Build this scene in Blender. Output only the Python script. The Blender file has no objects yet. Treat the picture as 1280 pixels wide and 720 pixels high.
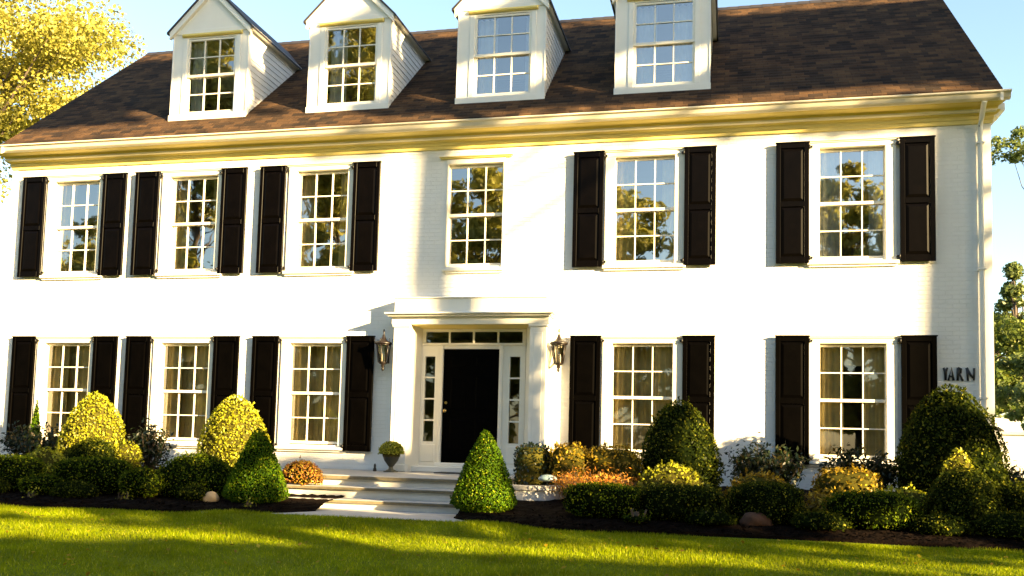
import bpy, math, random
import numpy as np
R=math.radians
C=bpy.context.scene.collection
scn=bpy.context.scene
SUN_AZ=62.0; SUN_EL=14.0
hs=(math.sin(R(SUN_AZ)),-math.cos(R(SUN_AZ)))          # horizontal direction towards the sun
TE=math.tan(R(SUN_EL))

# ------------------------------------------------------------------ materials
def mat(name):
    m=bpy.data.materials.new(name); m.use_nodes=True
    nt=m.node_tree; nt.nodes.clear()
    return m,nt,nt.nodes,nt.links
def plain(name,col,rough=.5,var=.06,scale=3.0,bump=0.0,bscale=60,metal=0,spec=.5,detail=4,stretch=(1,1,1)):
    m,nt,N,L=mat(name)
    o=N.new('ShaderNodeOutputMaterial'); p=N.new('ShaderNodeBsdfPrincipled'); L.new(p.outputs[0],o.inputs[0])
    p.inputs['Roughness'].default_value=rough; p.inputs['Metallic'].default_value=metal
    p.inputs['Specular IOR Level'].default_value=spec
    tc=N.new('ShaderNodeTexCoord'); mp=N.new('ShaderNodeMapping'); mp.inputs['Scale'].default_value=stretch
    L.new(tc.outputs['Object'],mp.inputs[0])
    n=N.new('ShaderNodeTexNoise'); n.inputs['Scale'].default_value=scale; n.inputs['Detail'].default_value=detail
    L.new(mp.outputs[0],n.inputs['Vector'])
    r=N.new('ShaderNodeValToRGB'); r.color_ramp.elements[0].position=.3; r.color_ramp.elements[1].position=.7
    a=[max(0,c*(1-var)) for c in col]; b=[min(1,c*(1+var)) for c in col]
    r.color_ramp.elements[0].color=(*a,1); r.color_ramp.elements[1].color=(*b,1)
    L.new(n.outputs[0],r.inputs[0]); L.new(r.outputs[0],p.inputs['Base Color'])
    if bump:
        n2=N.new('ShaderNodeTexNoise'); n2.inputs['Scale'].default_value=bscale; n2.inputs['Detail'].default_value=3
        L.new(mp.outputs[0],n2.inputs['Vector'])
        bp=N.new('ShaderNodeBump'); bp.inputs['Strength'].default_value=bump; bp.inputs['Distance'].default_value=.01
        L.new(n2.outputs[0],bp.inputs['Height']); L.new(bp.outputs[0],p.inputs['Normal'])
    return m
def brick_paint():
    m,nt,N,L=mat('painted_brick')
    o=N.new('ShaderNodeOutputMaterial'); p=N.new('ShaderNodeBsdfPrincipled'); L.new(p.outputs[0],o.inputs[0])
    p.inputs['Roughness'].default_value=.7
    tc=N.new('ShaderNodeTexCoord'); sp=N.new('ShaderNodeSeparateXYZ'); cb=N.new('ShaderNodeCombineXYZ')
    L.new(tc.outputs['Object'],sp.inputs[0]); ad=N.new('ShaderNodeMath'); L.new(sp.outputs[0],ad.inputs[0]); L.new(sp.outputs[1],ad.inputs[1])
    L.new(ad.outputs[0],cb.inputs[0]); L.new(sp.outputs[2],cb.inputs[1])
    b=N.new('ShaderNodeTexBrick'); b.inputs['Scale'].default_value=1; b.inputs['Brick Width'].default_value=.21; b.inputs['Row Height'].default_value=.075
    b.inputs['Mortar Size'].default_value=.006; b.inputs['Mortar Smooth'].default_value=.6
    L.new(cb.outputs[0],b.inputs['Vector'])
    n=N.new('ShaderNodeTexNoise'); n.inputs['Scale'].default_value=25; L.new(tc.outputs['Object'],n.inputs['Vector'])
    mx=N.new('ShaderNodeMath'); mx.operation='MULTIPLY_ADD'; mx.inputs[1].default_value=-1; L.new(b.outputs['Fac'],mx.inputs[0]); L.new(n.outputs[0],mx.inputs[2])
    bp=N.new('ShaderNodeBump'); bp.inputs['Strength'].default_value=.8; bp.inputs['Distance'].default_value=.006; L.new(mx.outputs[0],bp.inputs['Height']); L.new(bp.outputs[0],p.inputs['Normal'])
    n2=N.new('ShaderNodeTexNoise'); n2.inputs['Scale'].default_value=1.3; n2.inputs['Detail'].default_value=6; L.new(tc.outputs['Object'],n2.inputs['Vector'])
    r=N.new('ShaderNodeValToRGB'); r.color_ramp.elements[0].position=.35; r.color_ramp.elements[0].color=(.79,.775,.74,1); r.color_ramp.elements[1].position=.65; r.color_ramp.elements[1].color=(.85,.84,.81,1)
    L.new(n2.outputs[0],r.inputs[0]); L.new(r.outputs[0],p.inputs['Base Color'])
    return m
def shingles():
    m,nt,N,L=mat('asphalt_shingle')
    o=N.new('ShaderNodeOutputMaterial'); p=N.new('ShaderNodeBsdfPrincipled'); L.new(p.outputs[0],o.inputs[0])
    p.inputs['Roughness'].default_value=.9; p.inputs['Specular IOR Level'].default_value=.08
    tc=N.new('ShaderNodeTexCoord'); sp=N.new('ShaderNodeSeparateXYZ'); cb=N.new('ShaderNodeCombineXYZ')
    L.new(tc.outputs['Object'],sp.inputs[0]); L.new(sp.outputs[0],cb.inputs[0])
    ml=N.new('ShaderNodeMath'); ml.operation='MULTIPLY'; ml.inputs[1].default_value=1.3; L.new(sp.outputs[1],ml.inputs[0]); L.new(ml.outputs[0],cb.inputs[1])
    b=N.new('ShaderNodeTexBrick'); b.inputs['Scale'].default_value=1; b.inputs['Brick Width'].default_value=.23; b.inputs['Row Height'].default_value=.14; b.offset_frequency=2; b.offset=.37
    b.inputs['Mortar Size'].default_value=.005; b.inputs['Mortar Smooth'].default_value=.8; b.inputs['Bias'].default_value=-.1
    b.inputs['Color1'].default_value=(.100,.058,.034,1); b.inputs['Color2'].default_value=(.024,.020,.019,1); b.inputs['Mortar'].default_value=(.024,.018,.016,1)
    L.new(cb.outputs[0],b.inputs['Vector'])
    n=N.new('ShaderNodeTexNoise'); n.inputs['Scale'].default_value=2.2; n.inputs['Detail'].default_value=8; L.new(tc.outputs['Object'],n.inputs['Vector'])
    r=N.new('ShaderNodeValToRGB'); r.color_ramp.elements[0].position=.35; r.color_ramp.elements[0].color=(.62,.62,.65,1); r.color_ramp.elements[1].position=.68; r.color_ramp.elements[1].color=(1.15,1.1,1.0,1)
    L.new(n.outputs[0],r.inputs[0])
    mm=N.new('ShaderNodeMixRGB'); mm.blend_type='MULTIPLY'; mm.inputs[0].default_value=1; L.new(b.outputs['Color'],mm.inputs[1]); L.new(r.outputs[0],mm.inputs[2])
    n3=N.new('ShaderNodeTexNoise'); n3.inputs['Scale'].default_value=90; L.new(tc.outputs['Object'],n3.inputs['Vector'])
    L.new(mm.outputs[0],p.inputs['Base Color'])
    mx=N.new('ShaderNodeMath'); mx.operation='MULTIPLY_ADD'; mx.inputs[1].default_value=-1.5; L.new(b.outputs['Fac'],mx.inputs[0]); L.new(n3.outputs[0],mx.inputs[2])
    bp=N.new('ShaderNodeBump'); bp.inputs['Strength'].default_value=.9; bp.inputs['Distance'].default_value=.012; L.new(mx.outputs[0],bp.inputs['Height']); L.new(bp.outputs[0],p.inputs['Normal'])
    return m
def leafmat(name,c1,c2,c3=None,trans=.3,gloss=.02,grough=.45):
    m,nt,N,L=mat(name)
    o=N.new('ShaderNodeOutputMaterial'); g=N.new('ShaderNodeNewGeometry')
    r=N.new('ShaderNodeValToRGB'); e=r.color_ramp.elements
    e[0].color=(*c1,1); e[1].color=(*c2,1)
    if c3: x=e.new(.88); x.color=(*c2,1); e[2].position=1.0; e[2].color=(*c3,1)
    L.new(g.outputs['Random Per Island'],r.inputs[0])
    tc=N.new('ShaderNodeTexCoord'); n=N.new('ShaderNodeTexNoise'); n.inputs['Scale'].default_value=1.6; L.new(tc.outputs['Object'],n.inputs['Vector'])
    mr=N.new('ShaderNodeMapRange'); mr.inputs['From Min'].default_value=.3; mr.inputs['From Max'].default_value=.7; mr.inputs['To Min'].default_value=.72; mr.inputs['To Max'].default_value=1.28; L.new(n.outputs[0],mr.inputs[0])
    mm=N.new('ShaderNodeMixRGB'); mm.blend_type='MULTIPLY'; mm.inputs[0].default_value=1; L.new(r.outputs[0],mm.inputs[1]); L.new(mr.outputs[0],mm.inputs[2])
    d=N.new('ShaderNodeBsdfDiffuse'); t=N.new('ShaderNodeBsdfTranslucent'); gl=N.new('ShaderNodeBsdfGlossy'); gl.inputs['Roughness'].default_value=grough
    L.new(mm.outputs[0],d.inputs[0]); L.new(mm.outputs[0],t.inputs[0])
    a=N.new('ShaderNodeMixShader'); a.inputs[0].default_value=trans; L.new(d.outputs[0],a.inputs[1]); L.new(t.outputs[0],a.inputs[2])
    b=N.new('ShaderNodeMixShader'); b.inputs[0].default_value=gloss; L.new(a.outputs[0],b.inputs[1]); L.new(gl.outputs[0],b.inputs[2])
    L.new(b.outputs[0],o.inputs[0])
    return m
def glassmat(name,refl=.25,tint=(.85,.88,.85)):
    m,nt,N,L=mat(name)
    o=N.new('ShaderNodeOutputMaterial'); t=N.new('ShaderNodeBsdfTransparent'); t.inputs[0].default_value=(*tint,1)
    g=N.new('ShaderNodeBsdfGlossy'); g.inputs['Roughness'].default_value=.015; g.inputs[0].default_value=(.95,.95,.95,1)
    tc=N.new('ShaderNodeTexCoord'); n=N.new('ShaderNodeTexNoise'); n.inputs['Scale'].default_value=2.5; n.inputs['Detail'].default_value=1; L.new(tc.outputs['Object'],n.inputs['Vector'])
    bp=N.new('ShaderNodeBump'); bp.inputs['Strength'].default_value=.12; bp.inputs['Distance'].default_value=.01; L.new(n.outputs[0],bp.inputs['Height']); L.new(bp.outputs[0],g.inputs['Normal'])
    f=N.new('ShaderNodeFresnel'); f.inputs[0].default_value=1.5
    ad=N.new('ShaderNodeMath'); ad.inputs[1].default_value=refl; L.new(f.outputs[0],ad.inputs[0]); ad.use_clamp=True
    x=N.new('ShaderNodeMixShader'); L.new(ad.outputs[0],x.inputs[0]); L.new(t.outputs[0],x.inputs[1]); L.new(g.outputs[0],x.inputs[2]); L.new(x.outputs[0],o.inputs[0])
    return m
M={}
M['brick']=brick_paint()
M['trim']=plain('white_trim_paint',(.80,.78,.72),.45,.03)
M['casing']=plain('cream_casing_paint',(.80,.76,.66),.45,.03)
M['cornice']=plain('straw_cornice_bounce',(.78,.62,.20),.45,.05)  # yellow ground-bounce light put into the colour of cornice and door soffit
M['gutter']=plain('beige_gutter_paint',(.62,.56,.44),.4,.08)
M['siding']=plain('white_siding_paint',(.80,.79,.76),.5,.03)
M['roof']=shingles()
M['drip']=plain('dark_drip_edge',(.03,.025,.025),.6)
M['shutter_low']=plain('black_paint_shaded',(.0008,.0006,.0005),.5,.3,6,spec=.02)  # lower-row shutters: shade put into a darker, duller copy of the black
M['shutter']=plain('black_paint_sunlit',(.0012,.0008,.0007),.38,.3,6,spec=.06)  # upper-row shutters: sunlight put into a browner, glossier copy of the black
M['door']=plain('black_door_paint',(.0008,.0008,.0008),.5,.1,spec=.02)
M['iron']=plain('black_iron',(.012,.011,.010),.45,.2,20)
M['bronze']=plain('aged_bronze',(.012,.007,.005),.4,.3,25,metal=.0)
M['brass']=plain('brass',(.55,.38,.14),.3,.1,metal=1)
M['glass']=glassmat('window_glass',.30)
M['glass_low']=glassmat('lower_window_glass',.07)
M['lampglass']=glassmat('lamp_glass',.12,(.9,.85,.75))
M['curtain']=plain('golden_curtain',(.78,.60,.30),.9,.12,5)
M['curtain_w']=plain('white_curtain',(.75,.74,.72),.9,.08,5)
M['room']=plain('room_wall',(.20,.17,.12),.9)
M['stone']=plain('grey_flagstone',(.36,.35,.335),.8,.22,5,.3,30)
M['tread']=plain('brown_tread_edge',(.17,.14,.085),.85,.2,12,.4,60)
M['riser']=plain('white_riser_paint',(.72,.70,.66),.7,.08,4,.2,40)
M['walk']=plain('concrete_walk',(.40,.385,.37),.85,.12,4,.3,50)
M['mulch']=plain('dark_mulch',(.0045,.0024,.0016),.95,.6,22,1.0,45,spec=.05)
M['bark']=plain('bark',(.075,.055,.04),.9,.4,12,.8,20,stretch=(1,1,.2))
M['twig']=plain('brown_twig',(.06,.04,.025),.9,.3,20)
M['box']=leafmat('boxwood_leaf',(.014,.034,.003),(.075,.110,.006),(.32,.32,.03),gloss=.004)
M['boxdark']=leafmat('yew_leaf',(.010,.019,.003),(.050,.065,.006),(.26,.24,.03),gloss=.004)
M['cone']=leafmat('conifer_leaf',(.020,.065,.006),(.085,.160,.008),(.34,.36,.03),gloss=.004)
M['gold']=leafmat('golden_leaf',(.11,.13,.010),(.46,.45,.035),(.66,.60,.10),trans=.35)
M['holly']=leafmat('broad_leaf',(.006,.014,.006),(.018,.032,.009),(.13,.08,.02),gloss=.03,grough=.35)
M['amber']=leafmat('amber_leaf',(.12,.075,.010),(.36,.24,.02),(.50,.38,.04))
M['rust']=leafmat('rust_leaf',(.28,.09,.015),(.55,.24,.04),(.60,.38,.06))
M['mum']=leafmat('mum_bloom',(.13,.02,.012),(.36,.20,.03),(.65,.50,.06))
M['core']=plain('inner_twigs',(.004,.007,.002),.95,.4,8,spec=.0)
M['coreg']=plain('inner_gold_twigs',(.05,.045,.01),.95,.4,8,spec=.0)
M['tree_gold']=leafmat('autumn_gold_leaf',(.19,.18,.03),(.45,.41,.09),(.62,.58,.20),trans=.45)
M['tree_olive']=leafmat('olive_leaf',(.09,.085,.015),(.22,.17,.025),(.42,.28,.03),trans=.4)
M['tree_green']=leafmat('green_leaf',(.045,.075,.014),(.11,.14,.025),(.2,.2,.03),trans=.4)
M['tree_pale']=leafmat('pale_green_leaf',(.07,.10,.035),(.17,.21,.06),(.26,.28,.09),trans=.4)
M['wall_grey']=plain('weathered_white_wall',(.50,.49,.46),.8,.1,4)
M['tree_dark']=leafmat('dark_green_leaf',(.02,.05,.03),(.05,.09,.045),trans=.3)
M['blade']=leafmat('grass_blade',(.125,.180,.006),(.255,.300,.012),(.48,.46,.06),trans=.45,gloss=.004)
M['rock_c']=plain('cream_rock',(.42,.30,.17),.8,.15,10,.5,40)
M['rock_b']=plain('brown_rock',(.07,.03,.016),.85,.25,12,.6,40)
M['pot']=plain('dark_cast_iron',(.025,.028,.022),.5,.2)
M['bowl']=plain('pale_blue_glaze',(.16,.24,.27),.2,.08)
M['car']=plain('white_car_paint',(.75,.76,.78),.2,.02)
M['carglass']=plain('dark_car_glass',(.02,.025,.03),.08)
M['rubber']=plain('tyre_rubber',(.02,.02,.02),.8)
M['rim']=plain('grey_rim',(.4,.4,.42),.35,metal=.8)
M['mat']=plain('black_door_mat',(.012,.012,.012),.95,.3,80,.5,200)
M['dirt']=plain('gravel_drive',(.30,.27,.23),.9,.15,8,.4,80)
# ground turf
def turf():
    m,nt,N,L=mat('lawn_turf')
    o=N.new('ShaderNodeOutputMaterial'); p=N.new('ShaderNodeBsdfPrincipled'); L.new(p.outputs[0],o.inputs[0]); p.inputs['Roughness'].default_value=.95; p.inputs['Specular IOR Level'].default_value=.1
    tc=N.new('ShaderNodeTexCoord')
    n=N.new('ShaderNodeTexNoise'); n.inputs['Scale'].default_value=.7; n.inputs['Detail'].default_value=10; n.inputs['Roughness'].default_value=.7; L.new(tc.outputs['Object'],n.inputs['Vector'])
    r=N.new('ShaderNodeValToRGB'); r.color_ramp.elements[0].position=.32; r.color_ramp.elements[0].color=(.085,.125,.005,1); r.color_ramp.elements[1].position=.68; r.color_ramp.elements[1].color=(.17,.205,.010,1)
    L.new(n.outputs[0],r.inputs[0]); L.new(r.outputs[0],p.inputs['Base Color'])
    n2=N.new('ShaderNodeTexNoise'); n2.inputs['Scale'].default_value=60; L.new(tc.outputs['Object'],n2.inputs['Vector'])
    bp=N.new('ShaderNodeBump'); bp.inputs['Strength'].default_value=1; bp.inputs['Distance'].default_value=.03; L.new(n2.outputs[0],bp.inputs['Height']); L.new(bp.outputs[0],p.inputs['Normal'])
    return m
M['turf']=turf()

# ------------------------------------------------------------------ mesh helpers
class MB:
    def __init__(s): s.v=[]; s.f=[]; s.sm=[]
    def poly(s,pts,sm=False):
        n=len(s.v); s.v+= [tuple(p) for p in pts]; s.f.append(tuple(range(n,n+len(pts)))); s.sm.append(sm)
    def box(s,x0,x1,y0,y1,z0,z1):
        n=len(s.v)
        s.v+=[(x0,y0,z0),(x1,y0,z0),(x1,y1,z0),(x0,y1,z0),(x0,y0,z1),(x1,y0,z1),(x1,y1,z1),(x0,y1,z1)]
        for q in ((0,3,2,1),(4,5,6,7),(0,1,5,4),(1,2,6,5),(2,3,7,6),(3,0,4,7)): s.f.append(tuple(n+i for i in q)); s.sm.append(False)
    def cbox(s,x0,x1,y0,y1,z0,z1,c=.006):   # box with bevelled front (-y) edges
        n=len(s.v)
        s.v+=[(x0,y1,z0),(x1,y1,z0),(x1,y1,z1),(x0,y1,z1),(x0,y0+c,z0),(x1,y0+c,z0),(x1,y0+c,z1),(x0,y0+c,z1),(x0+c,y0,z0+c),(x1-c,y0,z0+c),(x1-c,y0,z1-c),(x0+c,y0,z1-c)]
        for q in ((3,2,1,0),(0,1,5,4),(1,2,6,5),(2,3,7,6),(3,0,4,7),(4,5,9,8),(5,6,10,9),(6,7,11,10),(7,4,8,11),(8,9,10,11)): s.f.append(tuple(n+i for i in q)); s.sm.append(False)
    def prism_x(s,prof,x0,x1,o0=0,o1=0):   # profile of (y,z); ends mitred by o*(-y)
        n=len(s.v); k=len(prof)
        for (y,z) in prof: s.v.append((x0-o0*(-y),y,z))
        for (y,z) in prof: s.v.append((x1+o1*(-y),y,z))
        for i in range(k):
            j=(i+1)%k; s.f.append((n+i,n+j,n+k+j,n+k+i)); s.sm.append(False)
        s.f.append(tuple(n+i for i in range(k))[::-1]); s.f.append(tuple(n+k+i for i in range(k))); s.sm+=[False,False]
    def prism(s,pts,z0,z1):
        n=len(s.v); k=len(pts)
        s.v+=[(x,y,z0) for x,y in pts]+[(x,y,z1) for x,y in pts]
        for i in range(k):
            j=(i+1)%k; s.f.append((n+i,n+j,n+k+j,n+k+i)); s.sm.append(False)
        s.f.append(tuple(n+i for i in range(k))[::-1]); s.f.append(tuple(n+k+i for i in range(k))); s.sm+=[False,False]
    def tube(s,pts,rs,seg=10,cap=True):
        pts=[np.array(p,float) for p in pts]
        if not hasattr(rs,'__len__'): rs=[rs]*len(pts)
        n=len(s.v)
        for i,p in enumerate(pts):
            d=pts[min(i+1,len(pts)-1)]-pts[max(i-1,0)]; d=d/(np.linalg.norm(d)+1e-9)
            a=np.array([0,0,1.]) if abs(d[2])<.9 else np.array([1.,0,0])
            u=np.cross(d,a); u/=np.linalg.norm(u); w=np.cross(d,u)
            for k in range(seg):
                t=2*math.pi*k/seg; q=p+(u*math.cos(t)+w*math.sin(t))*rs[i]; s.v.append(tuple(q))
        for i in range(len(pts)-1):
            for k in range(seg):
                a=n+i*seg+k; b=n+i*seg+(k+1)%seg; s.f.append((a,b,b+seg,a+seg)); s.sm.append(True)
        if cap:
            s.f.append(tuple(n+k for k in range(seg))[::-1]); s.f.append(tuple(n+(len(pts)-1)*seg+k for k in range(seg))); s.sm+=[False,False]
    def lathe(s,prof,c=(0,0,0),seg=20,square=False):
        s.tube([(c[0],c[1],c[2]+z) for r,z in prof],[max(r,1e-4) for r,z in prof],seg)
    def build(s,name,m,parent=None,loc=None):
        me=bpy.data.meshes.new(name); me.from_pydata(s.v,[],s.f)
        me.polygons.foreach_set('use_smooth',s.sm); me.update()
        return link(name,me,m,parent,loc)
def link(name,me,m,parent=None,loc=None):
    o=bpy.data.objects.new(name,me); C.objects.link(o)
    if m is not None: me.materials.append(m)
    if parent: o.parent=parent
    if loc: o.location=loc
    return o
def tag(o,label=None,cat=None,group=None,kind=None):
    if label: o['label']=label
    if cat: o['category']=cat
    if group: o['group']=group
    if kind: o['kind']=kind
    return o
def empty(name,label,cat,loc=(0,0,0),group=None,rz=0):
    o=bpy.data.objects.new(name,None); C.objects.link(o); o.location=loc; o.rotation_euler=(0,0,rz); o.empty_display_size=.2
    return tag(o,label,cat,group)
def quads_mesh(name,V,nper=4):
    n=len(V)//nper
    me=bpy.data.meshes.new(name); me.vertices.add(len(V)); me.vertices.foreach_set('co',V.astype(np.float32).ravel())
    me.loops.add(len(V)); me.loops.foreach_set('vertex_index',np.arange(len(V),dtype=np.int32))
    me.polygons.add(n); me.polygons.foreach_set('loop_start',np.arange(0,len(V),nper,dtype=np.int32)); me.polygons.foreach_set('loop_total',np.full(n,nper,dtype=np.int32))
    me.update(calc_edges=True); return me
def leaves(P,Nrm,size,rng,aspect=.55,jit=.8):
    n=len(P); d=Nrm+rng.normal(0,jit,(n,3)); d/=np.linalg.norm(d,axis=1,keepdims=True)+1e-9
    a=rng.normal(0,1,(n,3)); u=np.cross(d,a); u/=np.linalg.norm(u,axis=1,keepdims=True)+1e-9; w=np.cross(d,u)
    s=(size*rng.uniform(.5,1.55,n))[:,None]
    V=np.stack([P-u*s*.5,P+w*s*aspect*.5+u*s*.05,P+u*s*.5,P-w*s*aspect*.5+u*s*.05],1)
    return V.reshape(-1,3)

# ------------------------------------------------------------------ ground
def ground_z(x,y):
    z=-.04
    if y<-4.6: z-= .075*(min(-4.6-y,15))
    if x>9.6 and y>12.1: z+=1.42*min(1,(y-12.1)/.25)
    return z
xs=[-400,-120,-60,-30,-20,-14]+[i*.5 for i in range(-24,19)]+[9.55,9.65,12,16,20,30,45,80,200,400]
ys=[-400,-120,-60,-40,-30,-19.6,-16,-13]+[i*.5 for i in range(-24,-9)]+[-4.6,-3,0,4,8,12.1,12.35,16,25,40,80,200,400]
b=MB(); xs=sorted(set(xs)); ys=sorted(set(ys)); nx=len(xs)
for y in ys:
    for x in xs: b.v.append((x,y,ground_z(x,y)))
for j in range(len(ys)-1):
    for i in range(nx-1): b.f.append((j*nx+i,j*nx+i+1,(j+1)*nx+i+1,(j+1)*nx+i)); b.sm.append(True)
tag(b.build('lawn_ground',M['turf']),kind='structure')
# driveway behind the retaining wall
b=MB(); b.poly([(11,20,1.385),(40,20,1.385),(40,25,1.385),(11,25,1.385)]); tag(b.build('driveway',M['dirt']),kind='structure')

# mulch beds: mounded sheets with an uneven edge
def bed_height(x,y,edge):
    t=max(0,min(1,(y-edge)/.35)); return -.06+.10*t**.6+max(0,(y+4.2))*.07
def bed(x0,x1,edgef,yb,seed,inner=None):
    rnd=random.Random(seed); b=MB(); nxx=int((x1-x0)/.07); nyy=46
    for j in range(nyy+1):
        for i in range(nxx+1):
            x=x0+(x1-x0)*i/nxx; e=edgef(x); y=e+(yb-e)*(j/nyy)**1.4
            z=bed_height(x,y,e)+(rnd.uniform(0,.028) if j else -.02)
            b.v.append((x,y,z))
    for j in range(nyy):
        for i in range(nxx):
            a=j*(nxx+1)+i; b.f.append((a,a+1,a+nxx+2,a+nxx+1)); b.sm.append(False)
    return tag(b.build('mulch_bed',M['mulch']),kind='structure')
def edge_l(x):
    e=-5.02+.03*math.sin(x*1.7)-.015*x*0
    if x>-1.75: e=-5.02+ (x+1.75)**2*1.5
    return e
def edge_r(x):
    e=-4.98+.10*min(1,(x-1)/5)+.03*math.sin(x*1.3+1)
    if x<1.9: e+= (1.9-x)**2*.9
    return e
bed(-13,-1.0,edge_l,-.02,1)
bed(1.05,12.5,edge_r,-.02,2)
# loose bark chips on the beds (uncountable)
rng=np.random.default_rng(5)
n=9000; X=rng.uniform(-12,11,n); keep=(X<-1.3)|(X>1.5); X=X[keep]; n=len(X)
E=np.array([edge_l(x) if x<0 else edge_r(x) for x in X]); Yp=E+.03+rng.exponential(.5,n); Zp=np.array([bed_height(x,y,e) for x,y,e in zip(X,Yp,E)])+.02
me=quads_mesh('bark_chips',leaves(np.stack([X,Yp,Zp],1),np.tile([0,0,1.],(n,1)),.045,rng,.45,.35)); tag(link('bark_chips',me,M['mulch']),label='dark shredded bark chips scattered over the beds',cat='mulch',kind='stuff')

# walk
b=MB(); b.cbox(-2.25,1.75,-5.055,-3.5,-.14,-.030); 
tag(b.build('front_walk',M['walk']),kind='structure')
# grass lip in front of the walk is the lawn itself
b=MB()
rnd=random.Random(3)
# lawn edge bank covering the end of the walk
nx_=80
for j,(y,z) in enumerate([(-5.02,-.10),(-5.06,-.012),(-5.25,-.02),(-5.7,-.115)]):
    for i in range(nx_+1):
        x=-2.6+5.2*i/nx_; k=max(0,min(1,(2.6-abs(x))/.9)); k=k*k*(3-2*k); g0=ground_z(x,y)-.02; b.v.append((x,y+.008*math.sin(x*9),g0+(z-g0)*k))
for j in range(3):
    for i in range(nx_):
        a=j*(nx_+1)+i; b.f.append((a,a+1,a+nx_+2,a+nx_+1)[::-1]); b.sm.append(True)
tag(b.build('lawn_edge',M['turf']),kind='structure')

# ------------------------------------------------------------------ house
house=empty('brick_house','white painted two storey house with dark shutters and four roof dormers','house',(0,0,0))
XL,XR=-10.08,8.79
WIN=[(-8.53,'L1'),(-5.84,'L2'),(-3.09,'L3'),(3.13,'R1'),(6.65,'R2')]
WIN=[((-9.219-7.840)/2,0),((-6.552-5.157)/2,1),((-3.788-2.387)/2,2),((2.428+3.831)/2,3),((5.947+7.364)/2,4)]
WIN=[(-8.49,0),(-5.81,1),(-3.04,2),(3.145,3),(6.635,4)]
GW=.515
holes=[]
for cx,i in WIN:
    holes.append((cx-.575,cx+.575,4.22,6.17)); holes.append((cx-.575,cx+.575,.86,2.81))
holes.append((.025-.565,.025+.565,4.22,6.17))
holes.append((-1.08,1.22,.38,3.14))   # entry recess
def wall_holes(b,x0,x1,z0,z1,y0,y1,holes):
    X=sorted(set([x0,x1]+[h[0] for h in holes]+[h[1] for h in holes])); Z=sorted(set([z0,z1]+[h[2] for h in holes]+[h[3] for h in holes]))
    inh=lambda x,z: any(h[0]<x<h[1] and h[2]<z<h[3] for h in holes)
    for i in range(len(X)-1):
        for j in range(len(Z)-1):
            if not inh((X[i]+X[i+1])/2,(Z[j]+Z[j+1])/2):
                b.poly([(X[i],y0,Z[j]),(X[i+1],y0,Z[j]),(X[i+1],y0,Z[j+1]),(X[i],y0,Z[j+1])])
                b.poly([(X[i],y1,Z[j]),(X[i],y1,Z[j+1]),(X[i+1],y1,Z[j+1]),(X[i+1],y1,Z[j])])
    for h in holes:
        a,c,d,e=h
        b.poly([(a,y0,d),(a,y1,d),(a,y1,e),(a,y0,e)][::-1]); b.poly([(c,y0,d),(c,y1,d),(c,y1,e),(c,y0,e)])
        b.poly([(a,y0,d),(c,y0,d),(c,y1,d),(a,y1,d)]); b.poly([(a,y0,e),(c,y0,e),(c,y1,e),(a,y1,e)][::-1])
b=MB(); wall_holes(b,XL,XR,-.3,6.78,0,.26,holes)
b.box(XL,XL+.26,.262,8.3,-.3,6.78); b.box(XR-.26,XR,.262,8.3,-.3,6.78); b.box(XL+.262,XR-.262,8.04,8.3,-.3,6.78)
for xa,xb in ((XL+.14,XL+.3),(XR-.3,XR-.05)):   # gable triangles
    n=len(b.v); pr=[(.02,6.785),(8.28,6.785),(4.15,10.3)]
    b.v+=[(xa,y,z) for y,z in pr]+[(xb,y,z) for y,z in pr]
    for q in ((0,1,2),(3,5,4),(0,3,4,1),(1,4,5,2),(2,5,3,0)): b.f.append(tuple(n+k for k in q)); b.sm.append(False)
b.build('wall',M['brick'],house)
# inside: floors and a dividing wall so the rooms read dark
b=MB(); b.box(XL+.3,XR-.3,.27,8.0,3.25,3.45); b.box(XL+.3,XR-.3,3.4,3.5,.3,3.24); b.box(XL+.3,XR-.3,3.4,3.5,3.46,6.7); b.box(XL+.3,XR-.3,.27,8.0,.30,.42)
b.box(XL+.3,XR-.3,.27,8.0,6.7,6.76); b.box(-1.5,-1.4,.6,3.39,.43,3.24); b.box(1.55,1.65,.6,3.39,.43,3.24)
b.build('room_partition',M['room'],house)
# corner boards
for xa,xb in ((8.655,8.795),(XL-.004,XL+.12)):
    b=MB(); b.box(xa,xb,-.018,-.001,-.1,6.45); b.build('corner_board',M['trim'],house)

def glass_pane(w,z0,z1,cx,y,m,parent,name='pane'):
    b=MB(); b.poly([(cx-w,y,z0),(cx+w,y,z0),(cx+w,y,z1),(cx-w,y,z1)]); return b.build(name,m,parent)
def curtain(x0,x1,y,z0,z1,m,parent,seed,fold=.045):
    rnd=random.Random(seed); b=MB(); n=int(abs(x1-x0)/.012)+2; ph=rnd.uniform(0,6)
    for j in range(7):
        t=j/6; z=z0+(z1-z0)*t
        for i in range(n+1):
            s=i/n; x=x0+(x1-x0)*s; b.v.append((x,y+fold*math.sin(ph+s*abs(x1-x0)*55+.4*math.sin(s*17+ph)+.2*t)*(1-.35*t),z))
    for j in range(6):
        for i in range(n): a=j*(n+1)+i; b.f.append((a,a+1,a+n+2,a+n+1)); b.sm.append(True)
    return b.build('curtain',m,parent)
def sash(b,cx,w,z0,z1,y,cols,rows,st=.045,mt=.020,rail=.05,up=False):
    b.box(cx-w-st,cx-w,y-.02,y+.02,z0-st,z1+st); b.box(cx+w,cx+w+st,y-.02,y+.02,z0-st,z1+st)
    b.box(cx-w,cx+w,y-.02,y+.02,z0-rail,z0); b.box(cx-w,cx+w,y-.02,y+.02,z1,z1+.035)
    for k in range(1,cols):
        x=cx-w+2*w*k/cols; b.box(x-mt/2,x+mt/2,y-.016,y+.012,z0,z1)
    for k in range(1,rows):
        z=z0+(z1-z0)*k/rows; b.box(cx-w,cx+w,y-.014,y+.010,z-mt/2,z+mt/2)
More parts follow.
